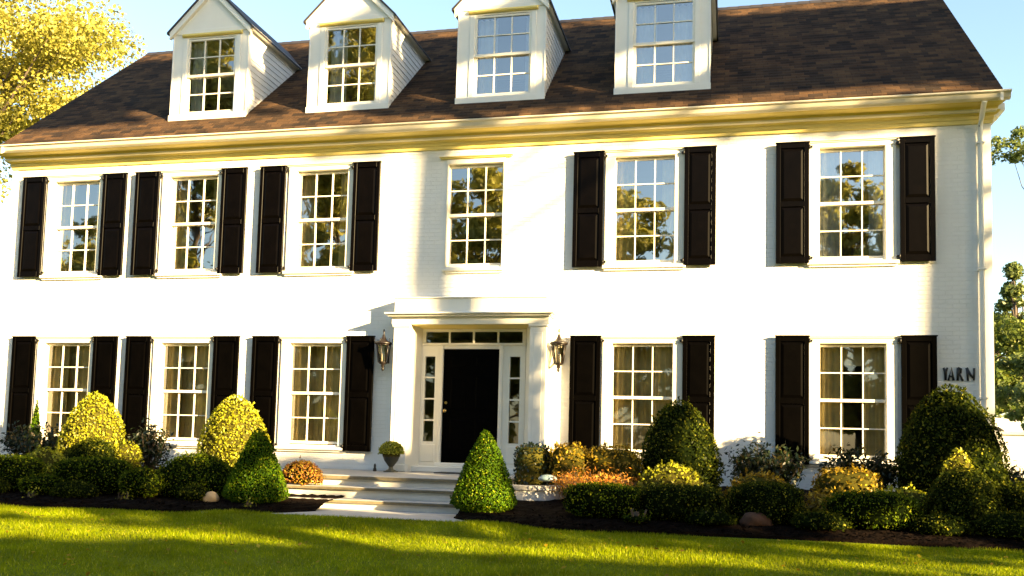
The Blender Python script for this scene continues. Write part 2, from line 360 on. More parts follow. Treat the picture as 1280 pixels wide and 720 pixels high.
def window(cx,z0,z1,low,seed,w=GW,center=False,shade=False):
    # z0..z1 glass limits
    zm=(z0+z1)/2
    b=MB(); o=w+.012; cw=.175 if not center else .035
    for s in (-1,1):
        x0,x1=sorted((cx+s*o,cx+s*(o+cw))); b.cbox(x0,x1,-.032,.0,z0-.10,z1+.05)
        x0,x1=sorted((cx+s*o,cx+s*(o+.045))); b.box(x0,x1,.001,.16,z0-.06,z1+.06)
    b.cbox(cx-o-cw-.002,cx+o+cw+.002,-.036,.0,z1+.0505,z1+.135)
    b.box(cx-o,cx+o,.001,.16,z1+.051,z1+.07)
    fr=b.build('window',M['casing'],house)
    b=MB(); hw=o+cw+(.05 if not center else .14); hz=z1+.136 if not center else z1+.15
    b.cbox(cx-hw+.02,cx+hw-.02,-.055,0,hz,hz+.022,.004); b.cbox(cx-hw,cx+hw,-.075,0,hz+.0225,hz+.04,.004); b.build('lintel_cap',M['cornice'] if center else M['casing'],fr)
    b=MB(); b.cbox(cx-o-cw-.03,cx+o+cw+.03,-.085,.15,z0-.165,z0-.108,.01); b.cbox(cx-o-cw,cx+o+cw,-.045,0,z0-.20,z0-.166,.004); b.build('sill',M['trim'],fr)
    b=MB(); sash(b,cx,w,zm+.03,z1,.085,3,2); b.build('sash',M['casing'],fr)
    b=MB(); sash(b,cx,w,z0,zm-.02,.127,3,2); b.build('sash',M['casing'],fr)
    g=M['glass_low'] if low else M['glass']
    p=MB(); p.poly([(cx-w,.09,zm+.03),(cx+w,.09,zm+.03),(cx+w,.09,z1),(cx-w,.09,z1)]); p.build('pane',g,fr)
    p=MB(); p.poly([(cx-w,.132,z0),(cx+w,.132,z0),(cx+w,.132,zm-.03),(cx-w,.132,zm-.03)]); p.build('pane',g,fr)
    cm=M['curtain'] if not (cx>6 and not low) else M['curtain_w']
    if not center:
        rr=random.Random(seed); a=.30 if not low else .36
        if low: 
            curtain(cx-w-.05,cx-w+a+rr.uniform(-.04,.1),.21,z0-.1,z1+.1,cm,fr,seed,.03); curtain(cx+w-a+rr.uniform(-.1,.1),cx+w+.05,.215,z0-.1,z1+.1,cm,fr,seed+7,.03)
            if low!=2: curtain(cx-w+.2,cx+w-.2,.42,z0-.1,z1+.1,M['curtain'],fr,seed+9,.03)
        else:
            curtain(cx-w-.05,cx-w+.34,.21,z0-.1,z1+.1,cm,fr,seed,.03); curtain(cx+w-.22,cx+w+.05,.215,z0-.1,z1+.1,cm,fr,seed+7,.03)
        if shade:
            b=MB(); b.box(cx-w,cx+w,.29,.30,z1-.30,z1+.05); b.build('valance',M['curtain'],fr)
    return fr
for cx,i in WIN:
    window(cx,4.29,6.10,0,10+i); window(cx,.93,2.74,2 if i==4 else 1,30+i,shade=(i in(1,4)))
window(.025,4.29,6.10,0,50,center=True)

def shutter(cx,z0,z1,side,w=.272,mid=.5):
    SM=M['shutter'] if z0>3 else M['shutter_low']
    # side=-1: left of its window
    b=MB(); y0,y1=-.092,-.050; x0,x1=cx-w,cx+w; st=.075; zm=z0+(z1-z0)*.49
    b.cbox(x0,x0+st,y0,y1,z0,z1,.005); b.cbox(x1-st,x1,y0,y1,z0,z1,.005)
    for a,c in ((z0,z0+.11),(zm-.045,zm+.045),(z1-.085,z1)): b.cbox(x0+st+.0005,x1-st-.0005,y0+.001,y1,a,c,.004)
    b.box(x0-.012,x1+.012,y0-.012,y1+.002,z1+.0005,z1+.02)
    s=b.build('shutter',SM,house)
    b=MB()
    for a,c in ((z0+.11,zm-.045),(zm+.045,z1-.085)):
        xa,xb=x0+st+.001,x1-st-.001; a+=.001; c-=.001; q=.045
        b.poly([(xa,y0+.026,a),(xb,y0+.026,a),(xb,y0+.026,c),(xa,y0+.026,c)])
        n=len(b.v); yy=y0+.024; yf=y0+.008; xa+=.012;xb-=.012;a+=.012;c-=.012
        b.v+=[(xa,yy,a),(xb,yy,a),(xb,yy,c),(xa,yy,c),(xa+q,yf,a+q),(xb-q,yf,a+q),(xb-q,yf,c-q),(xa+q,yf,c-q)]
        for f in ((0,1,5,4),(1,2,6,5),(2,3,7,6),(3,0,4,7),(4,5,6,7)): b.f.append(tuple(n+k for k in f)); b.sm.append(False)
    b.build('raised_panel',SM,s)
    hx=x1 if side<0 else x0
    for z in (z0+.09,z1-.07):
        b=MB(); b.box(hx-.05,hx+.05,-.066,-.036,z-.022,z+.022); b.tube([(hx-side*.01,-.085,z-.035),(hx-side*.01,-.085,z+.035)],.012,8); b.tube([(hx-side*.05,-.03,z),(hx-side*.05,-.075,z+.012)],.011,8); b.build('hinge',M['iron'],s)
PAIRS=[(-9.482,-7.571),(-6.822,-4.888),(-4.058,-2.108),(2.146,4.114),(5.662,7.655)]
for a,c in PAIRS:
    for z0,z1 in ((4.153,6.237),(.76,2.902)):
        shutter(a,z0,z1,-1); shutter(c,z0,z1,1)

# cornice, gutter, downspout
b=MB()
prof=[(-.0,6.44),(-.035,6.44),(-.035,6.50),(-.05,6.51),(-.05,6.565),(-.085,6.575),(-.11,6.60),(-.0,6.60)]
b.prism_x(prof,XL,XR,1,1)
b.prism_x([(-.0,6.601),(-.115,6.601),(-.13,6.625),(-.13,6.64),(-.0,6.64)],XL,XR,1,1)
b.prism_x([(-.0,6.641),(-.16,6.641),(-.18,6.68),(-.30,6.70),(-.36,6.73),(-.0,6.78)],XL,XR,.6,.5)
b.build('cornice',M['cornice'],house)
b=MB(); b.prism_x([(-.05,6.6405),(-.05,6.59),(-.165,6.605),(-.165,6.6405)],XL-.02,XR+.02,.3,.3); b.build('bed_mould',M['casing'],house)
b=MB(); b.prism_x([(-.36,6.700),(-.42,6.690),(-.46,6.72),(-.48,6.78),(-.52,6.80),(-.52,6.825),(-.50,6.825),(-.37,6.80)],-10.16,8.99); b.build('gutter',M['gutter'],house)
# return of the cornice on the right gable end
b=MB(); b.box(8.792,9.02,.001,.55,6.66,6.78); b.box(8.792,8.93,.001,.52,6.56,6.659); b.build('cornice_return',M['trim'],house)
b=MB(); b.tube([(8.62,-.40,6.70),(8.62,-.33,6.66),(8.62,-.20,6.50),(8.62,-.085,6.38),(8.62,-.07,6.2),(8.62,-.07,2),(8.62,-.07,.2),(8.62,-.16,.08)],.042,12)
dsp=b.build('downspout',M['trim'],house)
for z in (6.1,4.0,1.9):
    b=MB(); b.box(8.56,8.68,-.118,-.019,z-.014,z+.014); b.build('strap',M['trim'],dsp)
b=MB(); b.tube([(8.60,-.12,6.36),(8.60,-.12,6.52),(8.68,-.14,6.6)],.008,6); b.build('wire_bracket',M['iron'],dsp)

# roof
EZ,RZ,RY=6.846,10.731,4.159; SL=(RZ-EZ)/(RY+.5); TH=.05
def roof_z(y): return EZ+SL*(y+.5)
rxl,rxr=-9.97,8.86
b=MB(); n=0
b.v+=[(rxl,-.5,EZ),(rxr,-.5,EZ),(rxr,RY,RZ),(rxl,RY,RZ),(rxl,8.8,EZ),(rxr,8.8,EZ),
      (rxl,-.5,EZ-TH),(rxr,-.5,EZ-TH),(rxr,RY,RZ-TH),(rxl,RY,RZ-TH),(rxl,8.8,EZ-TH),(rxr,8.8,EZ-TH)]
b.f+=[(0,1,2,3),(3,2,5,4),(6,9,8,7),(9,10,11,8),(0,6,7,1),(4,5,11,10),(0,3,9,6),(3,4,10,9),(1,7,8,2),(2,8,11,5)]; b.sm+=[False]*10
roof=b.build('roof',M['roof'],house)
b=MB()   # ridge caps
x=rxl
while x<rxr-.05:
    x2=min(x+.27,rxr); b.poly([(x,RY-.14,RZ-.14*SL+.014),(x2,RY-.14,RZ-.14*SL+.006),(x2,RY,RZ+.018),(x,RY,RZ+.026)]); b.poly([(x,RY,RZ+.026),(x2,RY,RZ+.018),(x2,RY+.14,RZ-.14*SL+.006),(x,RY+.14,RZ-.14*SL+.014)]); x+=.25
b.build('ridge_cap',M['drip'],roof)
for xx0,xx1 in ((rxr-.03,rxr+.012),(rxl-.012,rxl+.03)):
    b=MB()
    for ya,yb in ((-.5,RY),(8.8,RY)):
        za,zb=EZ-TH-.002,RZ-TH-.002
        n=len(b.v); b.v+=[(xx0,ya,za),(xx1,ya,za),(xx1,yb,zb),(xx0,yb,zb),(xx0,ya,za-.14),(xx1,ya,za-.14),(xx1,yb,zb-.14),(xx0,yb,zb-.14)]
        for q in ((0,1,2,3),(4,7,6,5),(0,4,5,1),(2,6,7,3),(1,5,6,2),(0,3,7,4)): b.f.append(tuple(n+k for k in q)); b.sm.append(False)
    b.build('rake_board',M['trim'],roof)
b=MB()   # shingle course butts: slim real steps near eave
yy=-.5
while yy<RY-.1:
    z=roof_z(yy); b.poly([(rxl,yy,z+.0005),(rxr,yy,z+.0005),(rxr,yy,z+.010),(rxl,yy,z+.010)]); b.poly([(rxl,yy,z+.010),(rxr,yy,z+.010),(rxr,yy+.108,z+.108*SL+.001),(rxl,yy+.108,z+.108*SL+.001)]); yy+=.108
b.build('shingle_course',M['roof'],roof)

# dormers
def dormer(cx,seed,cur):
    hw=.835; y0=.15; zb=7.34; ze=9.28; S=1.0
    gw=.505; g0,g1=7.55,9.02; wc=cx+.03
    b=MB()   # front face with hole
    hl=[(wc-gw-.05,wc+gw+.05,g0-.06,g1+.05)]
    wall_holes(b,cx-hw,cx+hw,zb,ze,y0,y0+.12,hl)
    n=len(b.v); b.v+=[(cx-hw,y0,ze),(cx+hw,y0,ze),(cx,y0,ze+hw*S)]; b.f.append((n,n+1,n+2)); b.sm.append(False)
    d=b.build('dormer',M['trim'],house)
    # cheeks with clapboards
    for s in (-1,1):
        b=MB(); x=cx+s*hw; z=7.34; 
        ye=lambda z:(z-EZ)/SL-.5
        while z<ze-.01:
            z2=min(z+.115,ze); ya,yb=max(ye(z),y0+.1)+.02,ye(z2)+.02
            b.poly([(x+s*.016,y0+.09,z),(x+s*.016,ya,z),(x+s*.003,yb,z2),(x+s*.003,y0+.09,z2)]); b.poly([(x,y0+.09,z),(x,ya,z),(x+s*.016,ya,z),(x+s*.016,y0+.09,z)]); z=z2
        b.box(*sorted((x,x+s*.02)),y0-.018,y0+.10,zb+.02,ze)   # corner board
        b.build('cheek_siding',M['siding'],d)
    # trim: base board, casing, header, pediment
    b=MB(); b.cbox(cx-hw-.03,cx+hw+.03,y0-.05,y0-.001,zb-.0,zb+.13); b.cbox(wc-gw-.14,wc-gw-.045,y0-.022,y0-.001,g0-.07,g1+.06); b.cbox(wc+gw+.045,wc+gw+.14,y0-.022,y0-.001,g0-.07,g1+.06)
    b.cbox(cx-hw+.02,cx+hw-.02,y0-.018,y0-.001,g1+.152,ze-.02); 
    for s in (-1,1):   # raking boards
        n=len(b.v); e=hw+.08
        P=[(cx+s*e,ze-.08*S+.05),(cx,ze+hw*S+.05),(cx,ze+hw*S-.13),(cx+s*(e),ze-.08*S-.13)]
        b.v+=[(x,y0-.075,z) for x,z in P]+[(x,y0-.0,z) for x,z in P]
        for q in ((0,1,2,3),(4,7,6,5),(0,4,5,1),(1,5,6,2),(2,6,7,3),(3,7,4,0)): b.f.append(tuple(n+k for k in q)); b.sm.append(False)
    b.build('trim_board',M['trim'],d)
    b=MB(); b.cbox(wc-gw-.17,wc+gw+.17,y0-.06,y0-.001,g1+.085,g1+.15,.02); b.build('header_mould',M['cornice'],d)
    # eave soffit trims along the cheeks
    for s in (-1,1):
        b=MB(); b.box(*sorted((cx+s*(hw+.021),cx+s*(hw+.095))),y0-.07,(ze-EZ)/SL-.5+.1,ze-.09,ze-.03); b.build('eave_trim',M['trim'],d)
    # roof planes
    b=MB(); e=hw+.13; ya=y0-.10
    zl=ze-.13*S+.06+.0; zt=ze+hw*S+.06
    for s in (-1,1):
        yl=(zl-EZ)/SL-.5+.02; yt=(zt-EZ)/SL-.5+.02; n=len(b.v); t=.045
        b.v+=[(cx+s*e,ya,zl),(cx,ya,zt),(cx,yt,zt),(cx+s*e,yl,zl),(cx+s*e,ya,zl-t),(cx,ya,zt-t),(cx,yt,zt-t),(cx+s*e,yl,zl-t)]
        for q in ((0,1,2,3),(4,7,6,5),(0,4,5,1),(1,5,6,2),(2,6,7,3),(3,7,4,0)): b.f.append(tuple(n+k for k in q)); b.sm.append(False)
    b.build('dormer_roof',M['drip'],d)
    zm=(g0+g1)/2
    b=MB(); sash(b,wc,gw,zm+.025,g1,y0+.02,3,2); b.build('sash',M['casing'],d); b=MB(); sash(b,wc,gw,g0,zm-.02,y0+.055,3,2); b.build('sash',M['casing'],d)
    b=MB(); b.poly([(wc-gw,y0+.025,zm),(wc+gw,y0+.025,zm),(wc+gw,y0+.025,g1),(wc-gw,y0+.025,g1)]); b.build('pane',M['glass'],d); b=MB(); b.poly([(wc-gw,y0+.06,g0),(wc+gw,y0+.06,g0),(wc+gw,y0+.06,zm),(wc-gw,y0+.06,zm)]); b.build('pane',M['glass'],d)
    curtain(wc-gw-.03,wc-gw+cur[0],y0+.22,g0-.05,g1+.05,M['curtain_w'],d,seed); curtain(wc+gw-cur[1],wc+gw+.03,y0+.24,g0-.05,g1+.05,M['curtain_w'],d,seed+1)
    b=MB(); b.box(cx-hw+.02,cx+hw-.02,y0+.9,y0+.95,7.6,9.1); b.box(cx-hw+.01,cx+hw-.01,y0+.13,y0+.95,9.15,9.2); b.build('dormer_lining',M['room'],d)
for i,(cx,cur) in enumerate([(-5.695,(.28,.08)),(-2.66,(.34,.05)),(.40,(.36,.1)),(3.41,(.36,.36))]): dormer(cx,70+3*i,cur)

# entry: portico trim, door, sidelights, transom
for x0,x1 in ((-1.36,-1.06),(1.19,1.49)):
    b=MB(); b.cbox(x0,x1,-.33,-.002,.56,3.05); b.cbox(x0-.02,x1+.02,-.355,-.002,.425,.5595,.015); b.cbox(x0-.025,x1+.025,-.355,-.002,3.051,3.10,.012)
    b.cbox(x0+.07,x1-.07,-.338,-.329,.68,2.95,.008); b.build('pilaster',M['trim'],house)
b=MB(); b.cbox(-1.40,1.53,-.345,-.002,3.101,3.24,.004); b.cbox(-1.46,1.59,-.44,-.002,3.2405,3.275,.012); b.cbox(-1.50,1.63,-.49,-.002,3.2755,3.305,.008); b.cbox(-1.36,1.49,-.32,-.002,3.3055,3.58,.004); b.cbox(-1.38,1.51,-.345,-.002,3.5805,3.60,.004)
b.cbox(.03,.10,-.325,-.3205,3.31,3.57,.002)
b.build('entablature',M['trim'],house)
b=MB(); b.prism([(-1.06,-.30),(-.955,.14),(-.955,.20),(-1.078,.20),(-1.078,-.30)],.425,3.097); b.build('entry_reveal',M['casing'],house)
b=MB(); b.prism([(1.19,-.30),(1.218,-.30),(1.218,.20),(1.025,.20),(1.025,.14)],.425,3.097); b.build('entry_reveal',M['casing'],house)
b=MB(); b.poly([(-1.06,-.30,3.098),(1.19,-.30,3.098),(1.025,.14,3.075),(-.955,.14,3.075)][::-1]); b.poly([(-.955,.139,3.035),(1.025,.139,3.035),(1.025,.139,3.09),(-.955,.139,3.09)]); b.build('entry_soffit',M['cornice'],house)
b=MB()  # door surround with sidelight and transom openings
oh=[(-.535,.535,.60,2.70),(-.885,-.69,.98,2.56),(.735,.925,.98,2.56),(-.89,.96,2.81,3.02)]
wall_holes(b,-.955,1.025,.425,3.07,.12,.20,oh)
b.cbox(-.61,-.5355,.095,.1195,.56,2.76,.01); b.cbox(.5355,.61,.095,.1195,.56,2.76,.01); b.cbox(-.95,1.02,.085,.1195,2.7605,2.80,.012)
b.cbox(-.93,-.65,.10,.1195,.60,.93,.02); b.cbox(.70,.98,.10,.1195,.60,.93,.02)
for s0,s1 in ((-.885,-.69),(.735,.925)):
    for k in (1,2,3): z=.98+1.58*k/4; b.box(s0,s1,.125,.155,z-.014,z+.014)
for x in (-.43,.035,.50): b.box(x-.016,x+.016,.125,.155,2.81,3.02)
sur=b.build('door_surround',M['casing'],house)
for s0,s1 in ((-.885,-.69),(.735,.925)):
    b=MB(); b.poly([(s0,.16,.98),(s1,.16,.98),(s1,.16,2.56),(s0,.16,2.56)]); b.build('sidelight_pane',M['glass_low'],sur)
b=MB(); b.poly([(-.89,.16,2.81),(.96,.16,2.81),(.96,.16,3.02),(-.89,.16,3.02)]); b.build('transom_pane',M['glass_low'],sur)
b=MB(); b.cbox(-.62,.62,.0,.2,.53,.598,.01); b.cbox(-1.05,1.18,-.12,.199,.426,.5295,.01); b.build('threshold',M['trim'],house)
b=MB(); b.box(-.533,.533,.150,.195,.60,2.698)
def dpanel(x0,x1,z0,z1):
    y=.150; q=.04; n=len(b.v)
    b.v+=[(x0,y-.001,z0),(x1,y-.001,z0),(x1,y-.001,z1),(x0,y-.001,z1),(x0+.012,y+.010,z0+.012),(x1-.012,y+.010,z0+.012),(x1-.012,y+.010,z1-.012),(x0+.012,y+.010,z1-.012),(x0+.05,y-.008,z0+.05),(x1-.05,y-.008,z0+.05),(x1-.05,y-.008,z1-.05),(x0+.05,y-.008,z1-.05)]
    for f in ((0,1,5,4),(1,2,6,5),(2,3,7,6),(3,0,4,7),(4,5,9,8),(5,6,10,9),(6,7,11,10),(7,4,8,11),(8,9,10,11)): b.f.append(tuple(n+k for k in f)); b.sm.append(False)
for xa,xb in ((-.42,-.06),(.06,.42)):
    for za,zb_ in ((.80,1.42),(1.56,2.22),(2.34,2.58)): dpanel(xa,xb,za,zb_)
for xa,xb,za,zb_ in ((-.53,.53,1.43,1.55),): b.cbox(xa,xb,.146,.1495,za,zb_,.002)
dr=b.build('front_door',M['door'],house)
b=MB(); b.tube([(-.47,.145,1.55),(-.47,.10,1.55)],.018,10); b.tube([(-.47,.105,1.55),(-.47,.095,1.55),(-.47,.075,1.55),(-.47,.062,1.55)],[.02,.034,.034,.012],12); b.tube([(-.47,.149,1.70),(-.47,.135,1.70)],.026,12); b.build('door_knob',M['brass'],dr)

# porch and steps
st=empty('front_steps','grey flagstone porch and three broad steps with white risers before the door','steps',(0,-2,0))
def P(b,n,m): o=b.build(n,m,st); o.location=(0,2,0); return o
b=MB(); b.box(-3.05,1.25,-2.70,-.02,-.2,.366); P(b,'porch_base',M['riser'])
b=MB(); b.cbox(-3.08,1.28,-2.75,-.021,.381,.425,.008); P(b,'porch_floor',M['stone'])
b=MB(); b.cbox(-3.075,1.275,-2.735,-2.4,.3665,.3805,.002); b.cbox(-3.083,1.283,-2.753,-2.749,.3665,.415,.001); P(b,'porch_nosing',M['tread'])
for k,(y,z) in enumerate([(-3.15,.27),(-3.55,.105)]):
    yb=y+.42
    b=MB(); b.box(-2.95+.0*k,1.30,y+.05,yb-.01,-.2,z-.05); P(b,'riser',M['riser'])
    b=MB(); b.cbox(-2.97,1.32,y+.002,yb,z-.0495,z-.012,.004); P(b,'nosing',M['tread'])
    b=MB(); b.cbox(-2.975,1.325,y-.0,yb-.001,z-.0115,z,.003); P(b,'tread',M['stone'])
# curved retaining wall on the right of the steps
cw=empty('retaining_wall','low curved white wall with stone cap right of the front steps','wall',(1.6,-2.6,0))
def arc_wall(z0,z1,ro,ri,m,name):
    b=MB(); N_=18; pts=[(1.335,-2.78),(1.6,-2.80)]
    pts=[(1.335,-2.80+.0)]+[(1.62+.62*math.sin(a),-2.18-.62*math.cos(a)) for a in [math.pi*.5*i/N_ for i in range(N_+1)]]+[(2.24,-1.2)]
    out=[];inn=[]
    for i,p in enumerate(pts):
        q0=pts[max(0,i-1)]; q1=pts[min(len(pts)-1,i+1)]; d=(q1[0]-q0[0],q1[1]-q0[1]); l=math.hypot(*d); nrm=(d[1]/l,-d[0]/l)
        out.append((p[0]+nrm[0]*ro,p[1]+nrm[1]*ro)); inn.append((p[0]-nrm[0]*ri,p[1]-nrm[1]*ri))
    for i in range(len(pts)-1):
        a,c=out[i],out[i+1]; d,e=inn[i],inn[i+1]
        b.poly([(*a,z0),(*c,z0),(*c,z1),(*a,z1)]); b.poly([(*d,z0),(*d,z1),(*e,z1),(*e,z0)]); b.poly([(*a,z1),(*c,z1),(*e,z1),(*d,z1)]); b.poly([(*a,z0),(*d,z0),(*e,z0),(*c,z0)])
    b.poly([(*out[0],z0),(*out[0],z1),(*inn[0],z1),(*inn[0],z0)])
    o=b.build(name,m,cw); o.location=(-1.6,2.6,0); return o
arc_wall(-.2,.3,.0,.2,M['riser'],'wall_body'); arc_wall(.301,.365,.03,.23,M['stone'],'stone_cap')
# soil behind the curved wall
b=MB(); b.prism([(1.34,-2.6),(1.7,-2.6),(2.0,-2.3),(2.05,-1.2),(2.05,-.02),(1.34,-.02)],-.1,.30); tag(b.build('raised_bed_soil',M['mulch']),kind='structure')
b=MB(); b.cbox(-.42,.46,-.62,-.16,.4255,.44,.004); tag(b.build('door_mat',M['mat']),'thin black door mat lying at the foot of the black front door','door mat')

# lanterns
def lantern(x,label):
    t=empty('wall_lantern',label,'lantern',(x,-.20,2.25),'carriage lanterns beside the entry')
    b=MB(); b.lathe([(.012,.78),(.02,.74),(.008,.70),(.022,.67),(.03,.64),(.05,.60),(.075,.57),(.10,.555),(.15,.54),(.165,.515),(.16,.50),(.13,.498)],seg=12); b.build('cap',M['bronze'],t)
    b=MB()
    for k in range(6):
        a=R(60*k+30); c,s=math.cos(a),math.sin(a); b.tube([(.135*c,.135*s,.50),(.085*c,.085*s,.16)],.009,6)
        a2=R(60*k+90); b.tube([(.135*c,.135*s,.485),(.135*math.cos(a2),.135*math.sin(a2),.485)],.010,6); b.tube([(.085*c,.085*s,.165),(.085*math.cos(a2),.085*math.sin(a2),.165)],.010,6)
        b.tube([(.14*c,.14*s,.52),(.175*c,.175*s,.555),(.165*c,.165*s,.60)],.006,6)
    b.build('cage',M['bronze'],t)
    b=MB(); b.tube([(0,0,.17),(0,0,.485)],[.074,.122],6,False); b.build('glass_shade',M['lampglass'],t)
    b=MB(); b.lathe([(.085,.17),(.07,.14),(.03,.12),(.04,.09),(.018,.07),(.03,.045),(.02,.02),(.004,0)],seg=12); b.tube([(0,0,.12),(0,.10,.15),(0,.2,.30)],[.014,.014,.02],8); b.cbox(-.05,.05,.175,.198,.16,.46,.008); b.tube([(0,.19,.40),(0,.15,.56),(0,.03,.60)],.010,8); b.build('wall_bracket',M['bronze'],t)
    b=MB()
    for k in range(3): a=R(120*k); b.tube([(.03*math.cos(a),.03*math.sin(a),.17),(.03*math.cos(a),.03*math.sin(a),.29)],.011,8); b.tube([(.03*math.cos(a),.03*math.sin(a),.29),(.03*math.cos(a),.03*math.sin(a),.33)],[.009,.002],8)
    b.build('candle',M['curtain_w'],t)
lantern(-1.60,'bronze carriage lantern left of the front door'); lantern(1.69,'bronze carriage lantern right of the front door')

# house number: black characters fixed to the wall
t=empty('house_number','row of black characters fixed to white wall near the right corner','house number',(8.04,-.004,2.17))
def stroke(pts,w0=.02):
    b=MB(); b.tube(pts,w0,6); return b
def char(segs):
    b=MB()
    for s in segs:
        pts=[(x,-.02,z) for x,z,_ in s]; rs=[w for _,_,w in s]; b.tube(pts,rs,8)
    for i,v in enumerate(b.v): b.v[i]=(v[0],-.004+(v[1]+.02)*.5-.012,v[2])
    return b.build('character',M['iron'],t)
char([[(-.005,.225,.016),(.025,.16,.026),(.025,.02,.018)],[(.055,.225,.014),(.03,.16,.02)]])
char([[(.065,.015,.018),(.115,.225,.018),(.145,.015,.022)],[(.07,.09,.015),(.14,.075,.015)]])
char([[(.205,.015,.02),(.21,.225,.018)],[(.21,.225,.018),(.255,.20,.024),(.25,.14,.018),(.215,.115,.014)],[(.235,.12,.014),(.285,.01,.019)]])
char([[(.36,.01,.016),(.35,.22,.022)],[(.34,.225,.022),(.40,.11,.018),(.44,.06,.018)],[(.455,.22,.019),(.45,.02,.015)]])

# ------------------------------------------------------------------ plants
def shrub_shape(kind,t):
    if kind=='cone': return max(.02,(1-t)**.72)*min(1,(t+.05)/.14)**.5
    if kind=='egg': return max(.0,1-(max(0,(t-.18))/.82)**2.1)**.66 if t>.18 else min(1,.82+.18*(t/.18)**.7)
    if kind=='dome': return math.sqrt(max(0,1-((t-.22)/.78)**2))**1.05 if t>.22 else .90+.10*t/.22
    if kind=='ball': return math.sqrt(max(0,1-((t-.5)/.5)**2))
    if kind=='box': return (1-abs((t-.48)/.52)**4.5)**.5 if abs(t-.48)<.52 else 0
def shrub(name,label,cat,x,y,r,z0,z1,kind,lm,core='core',leaf=.035,dens=900,ry=None,seed=0,group=None,lump=.07,stem=True,part='foliage',jit=.9,loose=.0):
    rg=np.random.default_rng(seed+int(abs(x)*100)); ry=ry or r; H=z1-z0
    t_=empty(name,label,cat,(x,y,z0),group)
    ph=rg.uniform(0,6.28,6); rt=rg.uniform(.8,1.2,3)
    def rad(u,th,z):
        l=1+lump*(np.sin(2*th+ph[0]+z*3)*.5+np.sin(3*th+ph[1]-z*5)*.4+np.sin(5*th+ph[2]+z*9)*.35+np.sin(9*th*rt[0]//1+ph[3]+z*14)*.2)
        return l
    ts=np.linspace(0,1,200); prof=np.array([shrub_shape(kind,a) for a in ts])
    area=2*math.pi*(r+ry)/2*H*.9
    n=int(area*dens*(.035/leaf)**1.2)
    # sample surface proportional to area
    sl=np.sqrt((np.gradient(prof)*r)**2+(H/200)**2); w=prof*sl+1e-6; cdf=np.cumsum(w); cdf/=cdf[-1]
    tt=np.interp(rg.uniform(0,1,n),cdf,ts); th=rg.uniform(0,2*math.pi,n); pr=np.interp(tt,ts,prof)
    dp=np.interp(tt,ts,np.gradient(prof,ts))
    k=rad(tt,th,tt)*rg.normal(1.0,.022+loose,n)*pr
    # small tufts: displacement by cellular-like noise
    k*=1+.035*np.sin(th*17+tt*31+ph[4])*np.sin(tt*43+th*7)
    Pp=np.stack([np.cos(th)*k*r,np.sin(th)*k*ry,tt*H+rg.normal(0,.012+loose*.3,n)],1)
    Nn=np.stack([np.cos(th),np.sin(th),-dp*r/H],1); Nn/=np.linalg.norm(Nn,axis=1,keepdims=True)
    ns=int(16+n/260); c0=rg.integers(0,n,ns); m_=rg.integers(5,11,ns)   # stray shoots
    EP=[];EN=[]
    for c,m in zip(c0,m_):
        L_=rg.uniform(.02,.085)*(1 if kind!='cone' else .5); dv=Nn[c]*.7+np.array([0,0,.6])+rg.normal(0,.2,3)
        for q in range(m): EP.append(Pp[c]+dv*L_*q/m+rg.normal(0,.006,3)); EN.append(rg.normal(0,1,3))
    Pp=np.concatenate([Pp,np.array(EP)]); Nn=np.concatenate([Nn,np.array(EN)])
    me=quads_mesh(part,leaves(Pp,Nn,leaf,rg,.6,jit)); link(part,me,M[lm],t_)
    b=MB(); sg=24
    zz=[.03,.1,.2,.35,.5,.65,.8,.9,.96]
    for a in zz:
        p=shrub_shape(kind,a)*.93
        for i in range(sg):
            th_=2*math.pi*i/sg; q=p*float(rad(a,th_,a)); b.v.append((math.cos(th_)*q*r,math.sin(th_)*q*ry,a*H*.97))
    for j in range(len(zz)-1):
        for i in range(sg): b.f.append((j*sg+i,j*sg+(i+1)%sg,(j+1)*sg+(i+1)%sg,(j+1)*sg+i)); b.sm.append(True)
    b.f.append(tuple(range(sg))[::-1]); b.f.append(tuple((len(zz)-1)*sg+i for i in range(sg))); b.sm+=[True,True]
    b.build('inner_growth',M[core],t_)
    if stem:
        b=MB(); b.tube([(0,0,-.12),(0,0,.12)],[.035,.03],8)
        for k_ in range(3): a=k_*2.1; b.tube([(.02*math.cos(a),.02*math.sin(a),-.1),(.12*math.cos(a),.12*math.sin(a),.15)],.014,6)
        b.build('stem',M['twig'],t_)
    return t_
def open_shrub(name,label,cat,x,y,r,z0,z1,lm,n=420,leaf=.07,seed=0,group=None,stems=26,aspect=.42):
    """broad-leaved shrub: real stems with leaf whorls, gaps between"""
    rg=np.random.default_rng(seed+11); t_=empty(name,label,cat,(x,y,z0),group); H=z1-z0
    b=MB(); Pl=[];Nl=[]
    for s in range(stems):
        a=rg.uniform(0,6.28); rr=r*rg.uniform(.25,1.0)**.7; hz=H*rg.uniform(.55,1.0)*(1-.25*(rr/r)**2)
        p0=np.array([0,0,-.1]); p2=np.array([math.cos(a)*rr,math.sin(a)*rr*.8,hz]); p1=(p0+p2)/2+np.array([math.cos(a)*rr*.15,math.sin(a)*rr*.1,H*.05])+rg.normal(0,.03,3)
        b.tube([p0,p1,p2],[.012,.008,.004],5)
        for q in range(int(n/stems)):
            u=rg.uniform(.35,1)**.6; c=(1-u)**2*p0+2*u*(1-u)*p1+u*u*p2+rg.normal(0,.045+.02*H,3); c[2]=max(c[2],.02); Pl.append(c); Nl.append([math.cos(a)*.4,math.sin(a)*.4-.2,.8])
    Pl=np.array(Pl);Nl=np.array(Nl)
    me=quads_mesh('foliage',leaves(Pl,Nl,leaf,rg,aspect,.8)); link('foliage',me,M[lm],t_); b.build('stem',M['twig'],t_)
    return t_
g_front='clipped evergreens along the front edge of the beds'
def gz(y): return bed_height(0,y,-5.0)
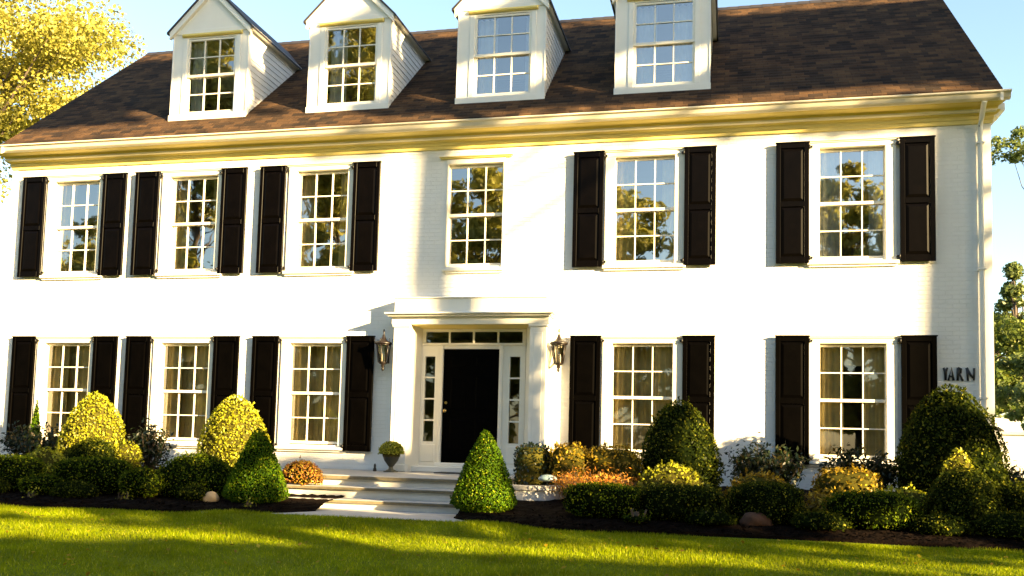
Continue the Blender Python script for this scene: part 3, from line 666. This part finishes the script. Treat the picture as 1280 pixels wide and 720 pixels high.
TP=[ # name,label,x,y,r,z1,kind,mat,core,leaf,dens,ry
 ('clipped_yew','tall egg shaped golden yew before the leftmost downstairs window',-6.57,-1.6,.56,1.72,'egg','gold','coreg',.04,1500,None),
 ('clipped_yew','tall golden yew behind the dark green cone left of the steps',-3.76,-1.6,.60,1.71,'egg','gold','coreg',.04,1500,None),
 ('clipped_yew','big domed yew under the window right of the door',3.88,-1.6,.64,1.74,'egg','boxdark','core',.04,1400,None),
 ('clipped_yew','biggest domed yew at the right corner below the house number',7.78,-1.6,.74,2.02,'egg','boxdark','core',.042,1400,None),
 ('arborvitae','thin pointed arborvitae tip against the leftmost black shutter',-8.47,-.8,.15,1.60,'cone','cone','core',.035,1500,None),
 ('clipped_cone','smooth green cone shrub at the left side of the steps',-1.96,-4.1,.49,1.12,'cone','cone','core',.026,3000,None),
 ('clipped_cone','sunlit green cone shrub at the right side of the steps',1.39,-4.0,.48,1.17,'cone','cone','core',.026,3000,None),
 ('clipped_cone','dark low cone shrub in front of the biggest domed yew',7.50,-3.7,.46,.83,'dome','boxdark','core',.03,2200,None)]
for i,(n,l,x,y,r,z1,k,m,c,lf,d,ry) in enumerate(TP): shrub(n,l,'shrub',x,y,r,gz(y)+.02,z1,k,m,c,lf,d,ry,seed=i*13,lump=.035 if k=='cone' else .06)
BX=[ # label,x,y,r,z1,ry,kind,mat,leaf
 ('wide flat topped boxwood at the far left edge of the bed',-6.35,-3.9,.60,.60,.5,'box','box'),
 ('small round boxwood in the front row second from the left',-5.28,-4.4,.33,.34,.3,'ball','box'),
 ('broad boxwood with pale tip in front of the egg shaped golden yew',-4.78,-3.9,.60,.61,.5,'box','box'),
 ('loose round boxwood between two broad boxwoods left of the steps',-3.74,-4.2,.33,.49,.3,'ball','box'),
 ('large mounded boxwood beside the left green cone',-3.18,-3.7,.62,.71,.5,'dome','box'),
 ('tiny dark boxwood at the foot of the large mounded boxwood',-2.78,-4.4,.20,.27,.2,'ball','boxdark'),
 ('dark flat boxwood beneath the egg shaped golden yew',-6.08,-2.2,.48,.89,.4,'dome','boxdark'),
 ('boxwood in the front row nearest the curved white wall',3.02,-4.05,.52,.49,.5,'box','box'),
 ('wide dark boxwood in front of the domed yew right of the door',4.02,-4.05,.55,.50,.5,'box','boxdark'),
 ('little grey green ball shrub at the lawn edge right of the steps',3.52,-4.62,.18,.13,.17,'ball','box'),
 ('square boxwood behind the brown rounded rock',5.10,-4.0,.48,.57,.45,'box','boxdark'),
 ('green boxwood below the rightmost downstairs window',6.36,-4.05,.56,.50,.5,'box','box'),
 ('dark boxwood at the right edge of the picture',8.15,-3.6,.42,.66,.4,'box','boxdark'),
 ('low dark boxwood in the bottom right corner of the bed',7.85,-4.40,.40,.34,.32,'dome','boxdark'),
 ('low dark boxwood at the lawn edge below the rightmost window',5.72,-4.42,.34,.26,.28,'dome','boxdark'),
 ('low dark boxwood at the foot of the dark low cone shrub',7.08,-4.42,.34,.28,.28,'dome','boxdark'),
 ('low dark boxwood between the brown rock and the grey green ball',4.42,-4.48,.32,.22,.25,'dome','boxdark'),
 ('low dark boxwood beneath the wide flat topped one at far left',-6.3,-4.5,.5,.33,.28,'dome','boxdark'),
 ('low dark boxwood under the broad one with pale tip',-4.62,-4.52,.34,.28,.26,'dome','boxdark')]
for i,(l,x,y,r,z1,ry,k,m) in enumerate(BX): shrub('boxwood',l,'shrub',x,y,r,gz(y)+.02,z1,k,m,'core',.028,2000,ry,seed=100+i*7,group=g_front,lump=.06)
GD=[('golden hedge shrub on the raised bed beside the entry pilaster',1.64,-1.95,.30,.98,.35,'box','holly'),
 ('middle golden hedge shrub right of the entry',2.22,-2.0,.32,1.00,.35,'box','amber'),
 ('long golden hedge shrub under the shutter right of the door',2.86,-1.9,.48,.99,.4,'box','amber'),
 ('yellow topped shrub at the foot of the domed yew right of the door',3.86,-2.9,.55,.74,.4,'dome','gold'),
 ('orange tinged shrub behind the square boxwood',5.05,-3.1,.50,.66,.35,'dome','amber'),
 ('amber leaved shrub below the rightmost window sill',6.29,-2.3,.48,.74,.35,'box','amber'),
 ('yellow green shrub behind the green boxwood at right',6.85,-3.1,.42,.50,.3,'box','gold'),
 ('lit yellow shrub between dark cone and biggest domed yew',7.64,-2.75,.24,1.08,.2,'egg','gold'),
 ('small yellow shrub left of the reddish leafy bush',-5.58,-2.0,.25,.84,.2,'ball','gold'),
 ('low gold shrub between square boxwood and its dark neighbour',4.52,-3.4,.19,.27,.15,'ball','gold'),
 ('gold fringe shrub behind the wide flat topped boxwood',-6.25,-3.2,.45,.70,.3,'dome','gold')]
for i,(l,x,y,r,z1,ry,k,m) in enumerate(GD): shrub('golden_shrub',l,'shrub',x,y,r,(gz(y)+.02) if i>1 else .28,z1,k,m,'coreg',.045,1300,ry,seed=300+i*7,group='yellow leaved shrubs in the beds',lump=.09,loose=.03)
HL=[('dark glossy leafy bush under the leftmost downstairs window',-7.95,-1.3,.82,1.17,1500),
 ('reddish leafy bush before the second downstairs window from left',-5.50,-1.5,.38,1.23,700),
 ('spreading dark leafy bush between the two right hand windows',5.16,-1.4,.70,1.13,1300),
 ('dark leafy bush against the rightmost downstairs window',6.55,-1.4,.62,1.12,1200),
 ('leafy sprigs rising at the right edge beyond the corner',8.9,-1.2,.45,.88,500),
 ('loose variegated bush between square and green boxwoods',5.88,-3.3,.24,.48,350)]
for i,(l,x,y,r,z1,n) in enumerate(HL): open_shrub('leafy_bush',l,'bush',x,y,r,gz(y),z1,'holly' if i not in (5,) else 'amber',int(n*2.6),.075,400+i*9,'broad leaved bushes against the wall',stems=44)
open_shrub('ornamental_grass','rust orange mounded spirea spilling over the curved white wall','shrub',2.72,-2.75,.74,gz(-2.7),.66,'rust',5200,.05,501,None,110,.25)
# flower pots
mu=shrub('chrysanthemum','red and yellow chrysanthemum mound on the left end of the steps','flowers',-1.80,-2.98,.34,.285,.63,'dome','mum','core',.03,3600,.2,seed=601,stem=False,part='blossoms')
ur=empty('urn_planter','small dark cast urn with yellow green plant left of the door','planter',(-1.17,-.75,.4255))
b=MB(); b.lathe([(.09,0),(.09,.03),(.045,.05),(.035,.09),(.06,.12),(.12,.20),(.145,.27),(.155,.285),(.13,.285),(.12,.25)],seg=20); b.box(-.1,.1,-.1,.1,-.0,.02); b.build('urn',M['pot'],ur)
rg=np.random.default_rng(9); n=1600; th=rg.uniform(0,6.28,n); ph_=np.arccos(rg.uniform(-.25,1,n)); k=rg.normal(1,.06,n)
Pq=np.stack([np.sin(ph_)*np.cos(th)*.205*k,np.sin(ph_)*np.sin(th)*.205*k,.36+np.cos(ph_)*.17*k],1); Nq=Pq-np.array([0,0,.33]); link('foliage',quads_mesh('foliage',leaves(Pq,Nq/.2,.035,rg,.6,.7)),M['gold'],ur)
b=MB(); b.lathe([(.05,.20),(.15,.27),(.17,.36),(.12,.46),(.03,.48)],seg=14); b.build('inner_growth',M['coreg'],ur)
b=MB(); b.lathe([(.03,0),(.035,.01),(.028,.05),(.018,.07),(.022,.085),(.018,.12),(.004,.14)],seg=10); o=b.build('finial_ornament',M['iron']); o.location=(-1.52,-.62,.4255); tag(o,'tiny dark ornament standing left of the urn planter','ornament')
b=MB(); b.lathe([(.02,.0),(.10,.01),(.145,.03),(.14,.06),(.10,.09),(.05,.105),(.0,.11)],seg=20); o=b.build('garden_lamp_cover',M['bowl']); o.location=(2.0,-2.62,.50)
lp=empty('path_light','pale blue domed path light in the rust orange shrub','path light',(2.0,-2.62,.3)); o.parent=lp; o.location=(0,0,.13); o.name='shade'
b=MB(); b.tube([(0,0,-.05),(0,0,.15)],.012,8); b.build('stake',M['iron'],lp)
def rock(label,x,y,rx,ry,rz,m,seed,grp=None):
    rg=random.Random(seed); import bmesh
    bm=bmesh.new(); bmesh.ops.create_icosphere(bm,subdivisions=3,radius=1)
    ph=[rg.uniform(0,6) for _ in range(6)]
    for v in bm.verts:
        c=v.co; k=1+.12*math.sin(c.x*3+ph[0])*math.cos(c.y*3+ph[1])+.08*math.sin(c.z*5+ph[2]+c.x*4)
        v.co=(c.x*rx*k,c.y*ry*k,max(-.6,c.z)*rz*k)
    me=bpy.data.meshes.new('garden_rock'); bm.to_mesh(me); bm.free()
    for p in me.polygons: p.use_smooth=True
    o=link('garden_rock',me,m); o.location=(x,y,gz(y)+rz*.35+.02); return tag(o,label,'rock','rocks set in the mulch beds')
rock('pale cream rock between mounded boxwood and left green cone',-2.52,-4.35,.11,.09,.10,M['rock_c'],1)
rock('brown rounded rock in the mulch before the square boxwood',4.97,-4.35,.19,.15,.13,M['rock_b'],2)
rock('small pinkish rock under the dark cone at right',6.87,-4.3,.08,.07,.08,M['rock_c'],3)
def tuft(label,x,y,seed): return open_shrub('seedling',label,'plant',x,y,.10,gz(y),gz(y)+.14,'gold',60,.035,seed,'small plants at the lawn edge',8)
tuft('small light plant at the foot of the left green cone',-1.75,-4.72,1); tuft('small pale plant under the small round boxwood at left',-5.15,-4.75,2)
tuft('little yellow plant at the base of the loose round boxwood',-3.72,-4.62,3)

# grass blades over the visible lawn (uncountable)
rg=np.random.default_rng(21); n=420000
Yg=-5.0-rg.uniform(0,1,n)**1.25*5.6; Xg=rg.uniform(-12.5,11.5,n)
le=np.where(Xg<-1.2,-5.02+.03*np.sin(Xg*1.7),np.where(Xg>1.3,-4.98+.10*np.minimum(1,(Xg-1)/5)+.03*np.sin(Xg*1.3+1),-5.07))
ok=Yg<le-.0; Xg,Yg=Xg[ok],Yg[ok]; n=len(Xg)
Zg=-.04-.075*np.clip(-4.6-Yg,0,15); inb=(np.abs(Xg)<2.6)&(Yg>-5.7); kk=np.clip((2.6-np.abs(Xg))/.9,0,1); kk=kk*kk*(3-2*kk); Zg=np.where(inb,np.maximum(Zg,Zg+(np.interp(Yg,[-5.7,-5.25,-5.06],[-.115,-.02,-.012])-Zg)*kk),Zg)
h=rg.uniform(.02,.05,n)*(1+.35*np.sin(Xg*2.3+1.7*np.sin(Yg*3.1))*np.sin(Yg*4.3+Xg)); a=rg.uniform(0,6.28,n); w=rg.uniform(.003,.006,n)
B=np.stack([Xg,Yg,Zg-.005],1); d=np.stack([np.cos(a)*w,np.sin(a)*w,np.zeros(n)],1); tip=B+np.stack([rg.normal(0,.018,n),rg.normal(0,.018,n),h],1)
V=np.stack([B-d,B+d,tip],1).reshape(-1,3)
tag(link('lawn_grass',quads_mesh('lawn_grass',V,3),M['blade']),label='short mown green grass in front of the house',cat='grass',kind='stuff')

rg=np.random.default_rng(33); n=900; Xf=rg.uniform(-11,10,n); Yf=-5.1-rg.uniform(0,1,n)*5.2; Zf=-.04-.075*np.clip(-4.6-Yf,0,15)+.035
tag(link('fallen_leaves',quads_mesh('fallen_leaves',leaves(np.stack([Xf,Yf,Zf],1),np.tile([0,0,1.],(n,1)),.045,rg,.7,.35)),M['amber']),label='small fallen yellow leaves scattered across the lawn',cat='leaves',kind='stuff')
# ------------------------------------------------------------------ trees
def sun_ab(P):  # coordinates across the sun direction
    P=np.atleast_2d(P); s=P[:,0]*hs[0]+P[:,1]*hs[1]
    return np.stack([-P[:,0]*hs[1]+P[:,1]*hs[0],P[:,2]-s*TE],1)
# shafts cut into the crowns to aim low sun at house and garden: (p, q, radius)
SH=[((-10.2,-.4,7.05),(-3.0,-.2,7.1),.45),((-3.0,-.3,6.95),(4.5,-.45,6.85),.16),((-10.5,3.9,10.6),(9.0,3.9,10.75),.42),
 ((4.5,-.35,6.95),(9,-.3,6.98),.2),
 ((-9.6,0,5.6),(-7.9,0,5.7),.9),((-7.5,0,5.2),(-5.2,0,5.3),.8),((-4.9,0,5.0),(-1.2,0,5.2),.75),((-10,0,3.6),(-5,0,3.2),.35),((-8,0,2.2),(-6.4,-.1,1.6),.35),
 ((-6.1,-1.9,.95),(-6.45,-1.8,1.75),.50),((-3.3,-1.9,1.0),(-3.65,-1.8,1.75),.50),((-6.2,.1,7.9),(-5.1,.1,7.9),.32),((-3.2,.1,7.95),(-2.2,.1,7.9),.32),((0,.1,7.9),(.9,.1,7.9),.26),((3,.1,7.9),(3.9,.1,7.9),.26),((-4.8,.5,8.9),(-4.8,1.2,9.0),.25),((-1.8,.5,8.9),(-1.8,1.2,9.0),.25),
 ((1.72,-4.3,.80),(1.5,-4.2,1.2),.13),((-1.75,-4.5,.42),(-1.95,-4.5,.44),.07),((-2.9,-3.9,.72),(-3.4,-3.7,.75),.14),((-4.4,-4.1,.62),(-5.1,-4.1,.63),.13),((-3.5,-4.4,.15),(-3.6,-4.4,.42),.16),((-6.0,-4,.62),(-6.8,-4,.62),.16),
 ((4.15,-2,1.0),(4.35,-1.9,1.25),.30),((1.6,-2.2,.85),(3.3,-2.2,.92),.20),((3.5,-3.1,.70),(4.3,-3.1,.70),.16),((4.7,-3.2,.62),(5.5,-3.2,.62),.14),((8.1,-2.2,.9),(8.3,-2.0,.85),.24),((7.7,-2.9,.9),(7.75,-2.9,1.05),.2),((8.0,-1.9,1.95),(8.3,-1.7,1.6),.17),((6.0,-2.5,.66),(6.9,-2.9,.58),.14),((5.1,-1.6,.92),(5.5,-1.6,1.0),.16),((6.6,-3.4,.5),(7.1,-3.2,.5),.1),
 ((2.2,-2.9,.55),(3.4,-2.9,.55),.17),((-.5,-2.9,.3),(-2.0,-3.1,.4),.16),((-2.6,-3.5,.12),(.8,-3.8,.06),.18),((2.6,-3.9,.48),(2.9,-3.9,.50),.12),
 ((-10,-6.85,-.2),(-3.2,-6.45,-.2),.30),((-3.2,-6.4,-.2),(2,-6.2,-.2),.17),((2,-6.25,-.2),(4.4,-6.2,-.2),.18),((4.4,-6.2,-.2),(9,-6.0,-.2),.05),((-10,-5.5,-.1),(-4,-5.4,-.1),.08),((-9,-7.9,-.25),(-4,-7.7,-.25),.13)]
SHp=[(sun_ab(np.array(p))[0],sun_ab(np.array(q))[0],r) for p,q,r in SH]
def in_shaft(P,extra):
    A=sun_ab(P); hit=np.zeros(len(A),bool)
    for p,q,r in SHp:
        d=q-p; L2=max(d@d,1e-6); t=np.clip(((A-p)@d)/L2,0,1); D=np.linalg.norm(A-(p+t[:,None]*d),axis=1); hit|=D<r+extra
    X=A[:,0]/(-hs[1]); Z=A[:,1]+X*hs[0]*TE      # where the ray meets the front wall
    nz=np.sin(X*1.3+Z*.9)+np.sin(X*.55-Z*1.7+2)+.7*np.sin(X*2.7+Z*3.1+1)+.5*np.sin(X*4.9-Z*5.3)
    hit|=(X>-10.8)&(X<11.5)&(Z<6.42)&(Z>.62)&~((np.abs(X+.05)<.78)&(Z<3.0))
    a,b_=A[:,0],A[:,1]
    fine=np.sin(a*11+2*np.sin(b_*3.1))+np.sin(b_*13+2*np.sin(a*2.7)+1)+.8*np.sin(a*7.3-b_*9.1+2)+.6*np.sin(a*17+b_*15)
    hit|=(Z>-2.75)&(Z<=.62)&(fine>1.25)
    sg=(-.15-b_)/TE; xg=sg*hs[0]-a*hs[1]; yg=sg*hs[1]+a*hs[0]       # where the ray meets the lawn
    band=np.sin(yg*8.5+1.2*np.sin(xg*.45))+.6*np.sin(yg*15+xg*.5+1)
    hit|=(yg<-4.9)&(yg>-5.95)&(fine>.35)
    hit|=(yg<-6.9)&(band>.95)&(fine>-.2)
    hit|=(Z>.62)&(Z<6.42)&(fine>.9)
    return hit
def tree(name,label,x,y,h,cr,cz0,lm,n,leaf,seed,group=None,nclump=70,ry=None,shafts=False,conifer=False,trunk_r=.28):
    rg=np.random.default_rng(seed); g=ground_z(x,y); t_=empty(name,label,'tree',(x,y,g),group); ry=ry or cr
    b=MB(); top=h*.78; bend=rg.normal(0,.35,2)
    tp=lambda u: np.array([bend[0]*u*u,bend[1]*u*u,u*top-.2*(u==0)])
    b.tube([tp(u) for u in np.linspace(0,1,7)],[trunk_r*(1.15-u*.95) for u in np.linspace(0,1,7)],10)
    cz=(h+cz0)/2; hz=(h-cz0)/2; cl=[]
    for k in range(nclump):
        while True:
            p=rg.uniform(-1,1,3)
            if p@p<1 and p@p>.12: break
        if conifer:
            u=rg.uniform(0,1)**.8; a=rg.uniform(0,6.28); rr=(1-u)*rg.uniform(.3,1); c=np.array([math.cos(a)*rr*cr,math.sin(a)*rr*cr,cz0+u*(h-cz0)])
        else: c=np.array([p[0]*cr,p[1]*ry,cz+p[2]*hz])
        cl.append(c)
        if k%2==0 and not (shafts and in_shaft(np.array([c*w_+tp(.6)*(1-w_)+np.array([x,y,g]) for w_ in (1,.8,.55)]),.1).any()):
            u=np.clip((c[2]-.25*cr)/top*.85,.25,.97); s=tp(u); mid=(s+c)/2+np.array([0,0,-.12*np.linalg.norm(c-s)*.5])+rg.normal(0,.15,3)
            b.tube([s,mid,c],[trunk_r*.32*(1.1-u),trunk_r*.16,.015],6)
    b.build('trunk',M['bark'],t_)
    cl=np.array(cl); cs=rg.uniform(.55,1.15,nclump)*cr*(.26 if nclump<140 else .22)*(.7 if conifer else 1)
    idx=rg.integers(0,nclump,n); d=rg.normal(0,1,(n,3)); d/=np.linalg.norm(d,axis=1,keepdims=True); rad=rg.uniform(0,1,n)**.45
    P_=cl[idx]+d*(rad*cs[idx])[:,None]*np.array([1.15,1.15,.75]); Nn=d*.6+np.array([0,0,.5])
    if shafts:
        W=P_+np.array([x,y,g]); k=~in_shaft(W,leaf*.35); P_=P_[k]; Nn=Nn[k]
    link('crown',quads_mesh('crown',leaves(P_,Nn,leaf,rg,.65,.8)),M[lm],t_)
    return t_
# unseen trees on the sunny side, placed and cut to shape shade on house
def at(t,a): return (t*hs[0]-a*hs[1], t*hs[1]+a*hs[0])
# (a runs across the sun direction)
for i,(t,a,h,cr,cz) in enumerate([(27,-9.0,18,4.8,1.5),(31,-5.6,26,5.8,2.0),(27,-.4,28,6.0,1.6),(32,3.8,27,6.2,2.2),(28,8.6,26,5.8,1.6)]):
    X_,Y_=at(t,a); tree('shade_tree','unseen olive shade tree with sun shafts cut through its crown, number %s in the row beyond the right of the lawn'%['nearest','second','middle','fourth','farthest'][i] ,X_,Y_,h,cr,cz,'tree_olive',95000,.30,900+i,'unseen shade trees beyond the right side of the lawn',210,None,True,trunk_r=.35)
# trees across the road behind the viewer, seen in the window panes
g2='autumn trees facing the house across the lawn'
TR=[(-47,-30,17,5,'tree_olive','first from the left'),(-39.5,-29,14,4.8,'tree_gold','second from the left'),(-33,-31,15,4.6,'tree_gold','third from the left'),(-26,-29,13.2,4.4,'tree_gold','fourth from the left'),(-25.5,-31,27,5.2,'tree_gold','very tall and pale, fifth from the left'),(-17.5,-29,15.5,4.8,'tree_gold','low and sixth from the left'),(-17,-32,27,5.2,'tree_gold','very tall and broad, seventh from the left'),(-8,-30,16.5,4.6,'tree_gold','in the middle behind the viewer'),(-1.5,-29,15,4.4,'tree_gold','fourth from the right'),(5,-31,14,4.2,'tree_gold','third from the right'),(10.5,-29,15.5,3.8,'tree_gold','second from the right'),(17,-31,15,4.6,'tree_gold','rightmost')]
for i,(x,y,h,cr,m,l) in enumerate(TR):
    tree('autumn_tree','autumn tree across the road facing the house, '+l,x,y,h,cr,(.4 if h<26 else 14.2),m,30000,.30,700+i,g2,150)
# visible trees
tree('golden_tree','tall golden yellow tree behind the left end of the roof',-26.9,15.5,22,6.5,11.4,'tree_gold',80000,.16,801,None,130,trunk_r=.4)
gr='trees beyond the right end of the house'
tree('pine_tree','thin branched pine rising behind the other trees at the right edge',21.6,42,18.6,3.0,16.4,'tree_pale',2200,.22,811,gr,14,trunk_r=.16)
tree('conifer_tree','bright green round tree behind the white garden wall',15.3,19.2,3.6,1.6,.2,'tree_pale',16000,.12,812,gr,60)
tree('conifer_tree','dark blue green tree behind the bright green tree at right',16.0,31,6.2,3.0,.5,'tree_green',16000,.2,813,gr,60)
tree('broadleaf_tree','pale pointed conifer farther behind at the right edge',19.4,38,9.8,2.6,1,'tree_pale',9000,.2,814,gr,80,conifer=True)
# white garden wall + car
gw=empty('garden_wall','white garden wall with a grey cap right of the house','wall',(14,12,0))
b=MB(); b.box(-5.0,16,-.12,.12,-.2,1.55); b.build('wall_body',M['wall_grey'],gw); b=MB(); b.cbox(-5.05,16.05,-.18,.18,1.551,1.64,.01); b.build('wall_cap',M['stone'],gw)
car=empty('parked_car','white car parked on the drive beyond the garden wall','car',(13.0,22.6,1.39))
def car_body():
    b=MB(); pr=[(-2.2,.25),(-2.25,.6),(-2.15,.85),(-1.3,.95),(-.7,1.38),(.6,1.42),(1.4,1.0),(2.15,.9),(2.25,.55),(2.2,.25)]
    n=len(b.v); 
    for y,k in ((-.85,.93),(-.6,1.0),(.6,1.0),(.85,.93)):
        b.v+=[(x*(1 if z<1 else k),y*(1 if z<1 else .85),z) for x,z in pr]
    m=len(pr)
    for j in range(3):
        for i in range(m-1): b.f.append((n+j*m+i,n+j*m+i+1,n+(j+1)*m+i+1,n+(j+1)*m+i)); b.sm.append(True)
    b.f.append(tuple(n+i for i in range(m))); b.f.append(tuple(n+3*m+i for i in range(m))[::-1]); b.sm+=[False,False]
    return b
car_body().build('body',M['car'],car)
for s in (-1,1):
    b=MB(); b.poly([(-1.12,s*.862,.97),(1.2,s*.862,.97),(.55,s*.76,1.34),(-.68,s*.76,1.32)]); b.build('side_window',M['carglass'],car)
for x in (-1.4,1.35):
    for s in (-1,1):
        b=MB(); b.tube([(x,s*.68,.32),(x,s*.88,.32)],.32,20); w_=b.build('wheel',M['rubber'],car); b=MB(); b.tube([(x,s*.86,.32),(x,s*.89,.32)],.19,16); b.build('rim',M['rim'],w_)

# ------------------------------------------------------------------ light, sky, camera
w=bpy.data.worlds.new('World'); scn.world=w; w.use_nodes=True; nt=w.node_tree; N=nt.nodes; L=nt.links; N.clear()
o=N.new('ShaderNodeOutputWorld'); bg=N.new('ShaderNodeBackground'); sk=N.new('ShaderNodeTexSky'); sk.sky_type='NISHITA'; sk.sun_disc=False
sk.sun_elevation=R(SUN_EL); sk.sun_rotation=math.atan2(hs[0],hs[1]); sk.air_density=1.0; sk.dust_density=1.0; sk.ozone_density=2.5
bg.inputs[1].default_value=.085; L.new(sk.outputs[0],bg.inputs[0]); L.new(bg.outputs[0],o.inputs[0])
sd=bpy.data.lights.new('sun','SUN'); sd.energy=5.0; sd.angle=R(.5); sd.color=(1,.79,.47); so=bpy.data.objects.new('sun',sd); C.objects.link(so)
from mathutils import Vector, Matrix
ts=Vector((hs[0]*math.cos(R(SUN_EL)),hs[1]*math.cos(R(SUN_EL)),math.sin(R(SUN_EL)))); so.rotation_euler=ts.to_track_quat('Z','Y').to_euler(); so.location=ts*60
cd=bpy.data.cameras.new('camera'); co=bpy.data.objects.new('camera',cd); C.objects.link(co); scn.camera=co
f=1171.95; cx,cy=637.97,460.02
cd.sensor_fit='HORIZONTAL'; cd.sensor_width=36; cd.lens=36*f/1280; cd.shift_x=(640-cx)/1280; cd.shift_y=(cy-360)/1280
cd.clip_start=.1; cd.clip_end=2000
yaw,pit,rol=.230134872,.0789743338,.0254242341
fw=Vector((-math.sin(yaw)*math.cos(pit),math.cos(yaw)*math.cos(pit),math.sin(pit))); rt=Vector((math.cos(yaw),math.sin(yaw),0)); up=rt.cross(fw)
r2=math.cos(rol)*rt+math.sin(rol)*up; u2=-math.sin(rol)*rt+math.cos(rol)*up
mtx=Matrix((r2,u2,-fw)).transposed().to_4x4(); mtx.translation=Vector((4.63105555,-16.4674277,1.00283165)); co.matrix_world=mtx
vs=scn.view_settings; vs.view_transform='Standard'; vs.look='None'; vs.gamma=1; vs.exposure=2.7; vs.use_curve_mapping=False
try:
    vs.use_white_balance=True; vs.white_balance_temperature=8000; vs.white_balance_tint=8
except Exception as e: print(e)
scn.render.engine='CYCLES'
scn.cycles.max_bounces=8; scn.cycles.transparent_max_bounces=12
